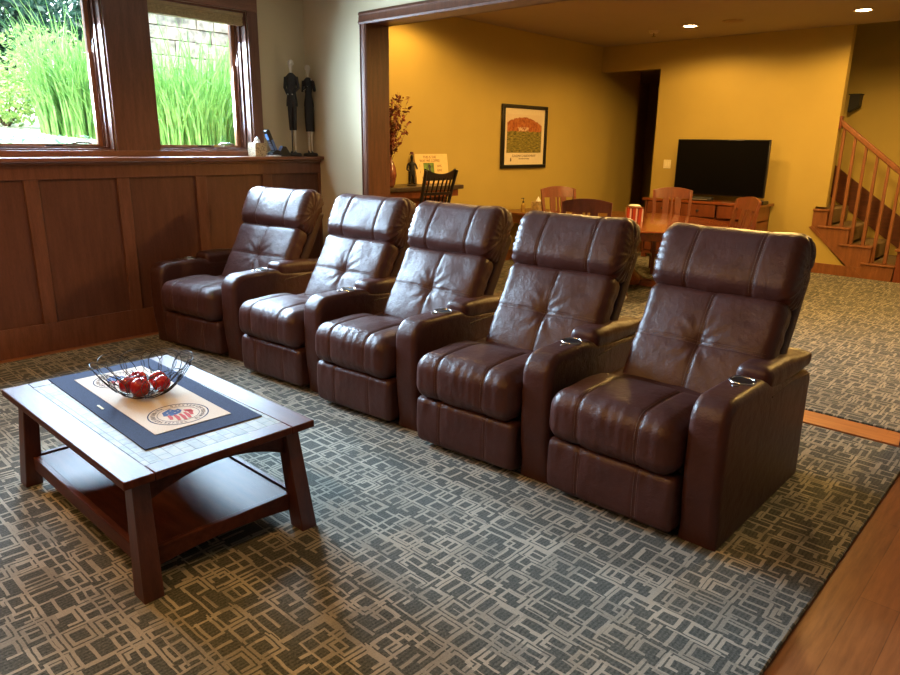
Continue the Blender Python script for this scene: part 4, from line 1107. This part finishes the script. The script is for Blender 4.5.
# dark skirt board on back wall
SKB=wood('dark_skirt_board',(.08,.025,.012),(.14,.045,.02),.4,(.5,3,3))
z_at=lambda x:RISE*((-1.71-x)/RUN)+.0
MB().prism([(sx_(-1.55),.05),(sx_(-4.2),z_at(-4.2)),(sx_(-4.2),z_at(-4.2)+.48),(sx_(-1.55),.42)],YS1+oy-.002,YS1+oy+.018,'y').build('skirt_board',SKB,stt)
rl=thing('stair_railing',(-2.0,9.76,0),0,'oak handrail with square balusters sloping down beside the staircase','railing')
zr=lambda x:1.86-.79*(x+2.55)
mb=MB(); a=math.atan(.79); Lr=1.75
M=T(sx_(-2.55),0,1.86)@RY(a)
mb.box(-.02,Lr,-.032,.032,-.03,.03,M); mb.build('handrail',WOOD_S,rl,bevel=.012)
def tread_z(x):
    for xr,z in steps:
        if xr-RUN<=x<xr+.012: return z
    return 0.0
for k in range(7):
    x=-2.50+.1345*k
    MB().frustum((sx_(x)-.02,sx_(x)+.02,-.018,.022,max(.2,tread_z(x))+.008),(sx_(x)-.015,sx_(x)+.015,-.014,.016,zr(x)-.03)).build('baluster',WOOD_S,rl,bevel=.003)
MB().box(sx_(-1.66),sx_(-1.57),-.045,.045,.40,1.35).build('newel_post',WOOD_S,rl,bevel=.005)
MB().box(sx_(-2.585),sx_(-2.535),-.05,.045,1.78,1.93).build('wall_rosette',WOOD_C,rl,bevel=.004)
kb=thing('stair_landing',(-1.2,10.2,0),0,'dark oak boxed landing at the right foot of the staircase','landing')
MB().box(-.505,.75,-.495,.56,0,.375).build('landing_body',WOOD_C,kb,bevel=.004)
MB().box(-.53,.75,-.53,.56,.376,.402).build('landing_tread',WOOD_S,kb,bevel=.005)
MB().box(-.48,.75,-.42,.55,.4025,.418).build('landing_carpet',STC,kb,bevel=.004)

# ceiling fittings
LAMPE=plain('lit_lamp_lens',(1,.8,.5),.5,emit=((1,.70,.34),40))
TRIMW=plain('white_metal_trim',(.6,.5,.35),.4)
def can(x,y,z,label,power,rad=.07,blend=.35,size=168,col=(1,.58,.16)):
    r=thing('recessed_light',(x,y,z),0,label,'ceiling light','recessed ceiling lights')
    MB().lathe([(.075,-.001),(.098,-.001),(.10,-.006),(.098,-.010),(.08,-.008),(.072,-.003)],32).build('trim_ring',TRIMW,r,smooth=True)
    MB().lathe([(0,-.004),(.074,-.004),(.074,-.0015),(0,-.0015)],28).build('lens',LAMPE,r)
    l=bpy.data.lights.new('lamp','SPOT'); l.energy=power; l.color=col; l.spot_size=math.radians(size); l.spot_blend=blend; l.shadow_soft_size=.06
    lo=bpy.data.objects.new('lamp',l); C.objects.link(lo); lo.parent=r; lo.location=(0,0,-.07)
    return r
PW=82
can(-4.08,8.63,ZC,'lit recessed ceiling light above the left side of the television',PW*.85)
can(-2.24,8.74,ZC,'brightest recessed ceiling light, above the wall edge by the stairs',PW*.85)
can(-4.08,6.4,ZC,'recessed ceiling light above the dining table',PW)
can(-2.24,6.4,ZC,'recessed ceiling light over the carpet right of the dining table',PW*2.3)
can(-.4,6.4,ZC,'recessed ceiling light over the dining room right side',PW*2.3)
can(-.4,8.6,ZC,'recessed ceiling light before the stairs',PW*.7)
can(-5.3,5.5,ZC,'recessed ceiling light above the bar counter',PW*.6)
NP=62
can(-1.5,.1,ZC,'recessed ceiling light above the carpet right of the coffee table',NP,col=(1,.47,.11))
can(-3.6,.1,ZC,'recessed ceiling light above the carpet left of the coffee table',NP,col=(1,.47,.11))
can(-1.5,-1.9,ZC,'recessed ceiling light behind the viewer at the right',NP,col=(1,.47,.11))
can(-3.6,-1.9,ZC,'recessed ceiling light behind the viewer at the left',NP,col=(1,.47,.11))
tag(MB().lathe([(0,-.012),(.10,-.012),(.12,-.006),(.122,0)],32).build('ceiling_speaker',plain('beige_grille',(.30,.20,.12),.6),None,loc=(-3.55,8.6,ZC),smooth=True),'round beige ceiling speaker between the two lit recessed lights','ceiling speaker')
sm=thing('smoke_detector',(-4.6,8.72,ZC),0,'small ceiling sprinkler head and plate left of the lit recessed lights','smoke detector')
sm['label']='small ceiling detector with a short nozzle, left of the lit recessed lights'
MB().lathe([(0,-.03),(.05,-.03),(.065,-.015),(.07,0)],24).build('body',plain('detector_plastic',(.5,.42,.32),.5),sm,smooth=True)
MB().lathe([(0,-.075),(.03,-.07),(.008,-.055),(.01,-.03)],16).build('nozzle',CHROME,sm,smooth=True)

# ------------------------------------------------------------------ OUTDOORS
STONE=plain('pale_limestone',(.30,.27,.22),.9,var=.55,scale=9,bmp=.8)
GRAV=plain('pale_gravel',(.62,.57,.48),.95,var=.2,scale=9,bmp=.5)
def ground_z(x,y):
    d=max(0,-6.6-x); return 1.34+.115*min(d,7)+.05*max(0,min(d-7,16))+.05*noise.noise(Vector((x*.6,y*.6,0)))
vs=[];fs=[]; nx,ny=60,60
for i in range(nx+1):
    for j in range(ny+1):
        x=-6.06-(i/nx)**1.6*42; yy=-14+48*j/ny; vs.append((x,yy,ground_z(x,yy) if not (yy>4.6 and x>-7.4) else -.3))
for i in range(nx):
    for j in range(ny):
        a=i*(ny+1)+j; fs.append((a,a+1,a+ny+2,a+ny+1))
S(MB().add(vs,fs),'ground',GRAV,smooth=True)
def blades(mb,cx,cy,rad,hgt,n,R,w=.011,lean=.55):
    for k in range(n):
        a=R.uniform(0,2*PI); r0=rad*.7*math.sqrt(R.random()); a2=a+R.uniform(-1.6,1.6)
        bx_,by_=cx+r0*math.cos(a),cy+r0*math.sin(a); H=hgt*R.uniform(.45,1.08); ln=lean*R.uniform(.0,1.1)*H; dr=R.uniform(0,.95)
        z0=ground_z(bx_,by_)-.02; sd_=Vector((-math.sin(a2),math.cos(a2),0)); vsb=[]
        for i in range(6):
            t=i/5; out=ln*t**1.8; z=z0+H*(t-dr*.55*t**3.2)
            c=Vector((bx_+out*math.cos(a2),by_+out*math.sin(a2),z)); ww=w*(1-t**2*.95)*R.uniform(.9,1.1)
            vsb+=[c-sd_*ww,c+sd_*ww]
        mb.add(vsb,[(2*i,2*i+1,2*i+3,2*i+2) for i in range(5)])
def leafm(name,lo,hi):
    m,nt,b=new_mat(name); f=noise_n(nt,coords(nt),9,3,.7)
    nt.links.new(ramp(nt,f,[(.3,lo),(.7,hi)]),b.inputs['Base Color']); b.inputs['Roughness'].default_value=.5
    b.inputs['Transmission Weight'].default_value=0
    # thin leaves let light through
    tl=nt.nodes.new('ShaderNodeBsdfTranslucent'); nt.links.new(ramp(nt,f,[(.3,lo),(.7,hi)]),tl.inputs[0])
    mx=nt.nodes.new('ShaderNodeMixShader'); mx.inputs[0].default_value=.4
    nt.links.new(b.outputs[0],mx.inputs[1]); nt.links.new(tl.outputs[0],mx.inputs[2]); nt.links.new(mx.outputs[0],nt.nodes['Material Output'].inputs[0]); return m
GR=leafm('bright_grass_blades',(.10,.30,.06),(.32,.55,.16)); GR2=leafm('shrub_leaves',(.12,.30,.06),(.42,.56,.18)); TRE=leafm('dark_tree_leaves',(.010,.045,.028),(.035,.11,.065))
R=random.Random(5)
def grass(cx,cy,rad,h,n,label):
    mb=MB(); blades(mb,0,0,rad,h,0,R)
    m2=MB(); blades(m2,cx,cy,rad,h,n,R)
    for v in m2.v: v.x-=cx; v.y-=cy; v.z-=ground_z(cx,cy)
    o=m2.build('ornamental_grass',GR,None,loc=(cx,cy,ground_z(cx,cy))); return tag(o,label,'ornamental grass','tall ornamental grasses outside')
grass(-8.6,3.22,.62,1.42,1000,'tall arching ornamental grass clump filling the right side of the left window')
grass(-7.8,4.05,.8,1.30,1100,'dense upright ornamental grass clump behind the right window, at its left')
grass(-7.9,4.75,.8,1.25,1000,'dense ornamental grass clump behind the right window, at its right')
def foliage(mb,cx,cy,cz,rx,ry,rz,n,sz,R):
    for k in range(n):
        d=Vector((R.gauss(0,1),R.gauss(0,1),R.gauss(0,1))).normalized()*R.uniform(.55,1.02)
        lump=1+.22*noise.noise(d*3+Vector((cx,cy,cz)))
        p=Vector((cx+d.x*rx*lump,cy+d.y*ry*lump,cz+d.z*rz*lump)); M=T(*p)@Matrix.Rotation(R.uniform(0,6.3),4,Vector((R.uniform(-1,1),R.uniform(-1,1),R.uniform(-1,1))).normalized())
        s=sz*R.uniform(.6,1.3); mb.add([(-s,0,0),(0,s*.45,.1*s),(s,0,0),(0,-s*.45,.1*s)],[(0,1,2,3)],M)
def bush(name,x,y,rx,ry,h,n,sz,mat,label,cat,trunk=False,group=None):
    z=ground_z(x,y); r=thing(name,(x,y,z),0,label,cat,group); mb=MB()
    foliage(mb,0,0,h*.52 if not trunk else h*.58,rx,ry,h*.5 if not trunk else h*.46,n,sz,R); mb.build('foliage',mat,r)
    t=MB()
    if trunk: t.tube([(0,0,-.1),(.05,0,h*.3),(0,.05,h*.7)],[.16,.12,.05],8)
    else:
        for k in range(6):
            a=k*1.05; t.tube([(0,0,-.03),(rx*.4*math.cos(a),ry*.4*math.sin(a),h*.45)],.012,5)
    t.build('trunk' if trunk else 'stems',plain('bark',(.12,.08,.05),.9),r); return r
bush('shrub',-9.6,2.72,.62,.55,.62,1500,.045,GR2,'low rounded bright green shrub outside the left window','shrub')
bush('shrub',-11.6,3.95,.6,.7,1.15,1300,.05,GR2,'pale yellow green bush behind the arching grass, in front of the stone wall','shrub')
for i,(x,y,rx,h,lb) in enumerate(((-23,6.2,2.2,3.6,'dark green tree highest on the hill at the left edge of the left window'),(-24,10.6,2.0,3.3,'dark green tree on the hill, second from the left edge of the window'),(-28,16.5,2.6,2.9,'dark green tree on the hill behind the arching grass'),(-19.0,2.0,1.7,3.2,'dark green tree on the slope, left of the window view'))):
    bush('tree',x,y,rx,rx,h,5200,.16,TRE,lb,'tree',True,'dark trees on the hill')
# stone retaining walls
def stonewall(name,x,y0,y1,z0,z1,th,label,R):
    mb=MB(); z=z0
    while z<z1:
        hh=R.uniform(.14,.24); y=y0
        while y<y1:
            L=R.uniform(.25,.6); j=R.uniform(-.035,.035)
            mb.box(x-th/2+j,x+th/2+j,y,min(y+L-.015,y1),z,min(z+hh-.012,z1)); y+=L
        z+=hh
    return tag(mb.build(name,STONE,None,bevel=.025),label,'stone wall')
stonewall('stone_wall',-10.2,4.35,9.5,1.6,3.5,.4,'pale rough limestone retaining wall behind the grass of the right window',R)
stonewall('stone_wall',-13.6,.5,5.6,2.05,2.52,.5,'low pale stone wall crossing the slope in the left window',R)
mb=MB()
for k in range(1600):
    x=-6.9-R.random()*1.0; yy=R.uniform(.2,3.0); z=ground_z(x,yy)+R.uniform(0,.06); s=R.uniform(.015,.035)
    M=T(x,yy,z)@RZ(R.uniform(0,6))@RX(R.uniform(-.6,.6)); mb.add([(-s,0,0),(0,s*.6,.01),(s,0,0),(0,-s*.6,.01)],[(0,1,2,3)],M)
g=mb.build('ground_cover',leafm('bluish_groundcover',(.12,.32,.20),(.30,.52,.36)),None); tag(g,'low bluish green ground cover along the foot of the left window','ground cover',kind='stuff')

# ------------------------------------------------------------------ LIGHT
w=bpy.data.worlds.new('World'); bpy.context.scene.world=w; w.use_nodes=True; nt=w.node_tree; bg=nt.nodes['Background']
tc_=nt.nodes.new('ShaderNodeTexCoord'); sxz=nt.nodes.new('ShaderNodeSeparateXYZ'); nt.links.new(tc_.outputs['Generated'],sxz.inputs[0])
rp=ramp(nt,sxz.outputs[2],[(0,(.85,.93,1.0)),(.5,(.50,.73,1.0))]); nt.links.new(rp,bg.inputs[0]); bg.inputs[1].default_value=5.0
for (a,b) in wins:
    l=bpy.data.lights.new('window_daylight','AREA'); l.shape='RECTANGLE'; l.size=b-a-.14; l.size_y=ZT-ZB-.14; l.energy=190 if a>1 else 60; l.color=(.54,.77,1.0); l.spread=math.radians(140)
    o=bpy.data.objects.new('window_daylight',l); C.objects.link(o); o.location=(-5.985,(a+b)/2,(ZB+ZT)/2)
    o.rotation_euler=Vector((1,-0.05,-.30)).to_track_quat('-Z','Z').to_euler()
sl=bpy.data.lights.new('sun','SUN'); sl.energy=14; sl.angle=.01; sl.color=(1,.95,.86)
so_=bpy.data.objects.new('sun',sl); C.objects.link(so_); so_.rotation_euler=Vector((-.22,.62,-.75)).to_track_quat('-Z','Y').to_euler()

# ------------------------------------------------------------------ CAMERA
F,yaw,pitch,roll=696.95,.744038,.272293,.0144483
f=Vector((-math.sin(yaw)*math.cos(pitch),math.cos(yaw)*math.cos(pitch),-math.sin(pitch)))
r=Vector((math.cos(yaw),math.sin(yaw),0)); u=r.cross(f)
r2=r*math.cos(roll)+u*math.sin(roll); u2=-r*math.sin(roll)+u*math.cos(roll)
cam=bpy.data.cameras.new('camera'); co=bpy.data.objects.new('camera',cam); C.objects.link(co)
cam.sensor_width=36; cam.lens=36*F/900; cam.clip_start=.02; cam.clip_end=200
co.matrix_world=Matrix(((r2.x,u2.x,-f.x,0),(r2.y,u2.y,-f.y,0),(r2.z,u2.z,-f.z,1.55),(0,0,0,1)))
sc=bpy.context.scene; sc.camera=co
sc.view_settings.view_transform='Standard'; sc.view_settings.look='None'; sc.view_settings.gamma=1; sc.view_settings.use_curve_mapping=False
sc.view_settings.exposure=.38
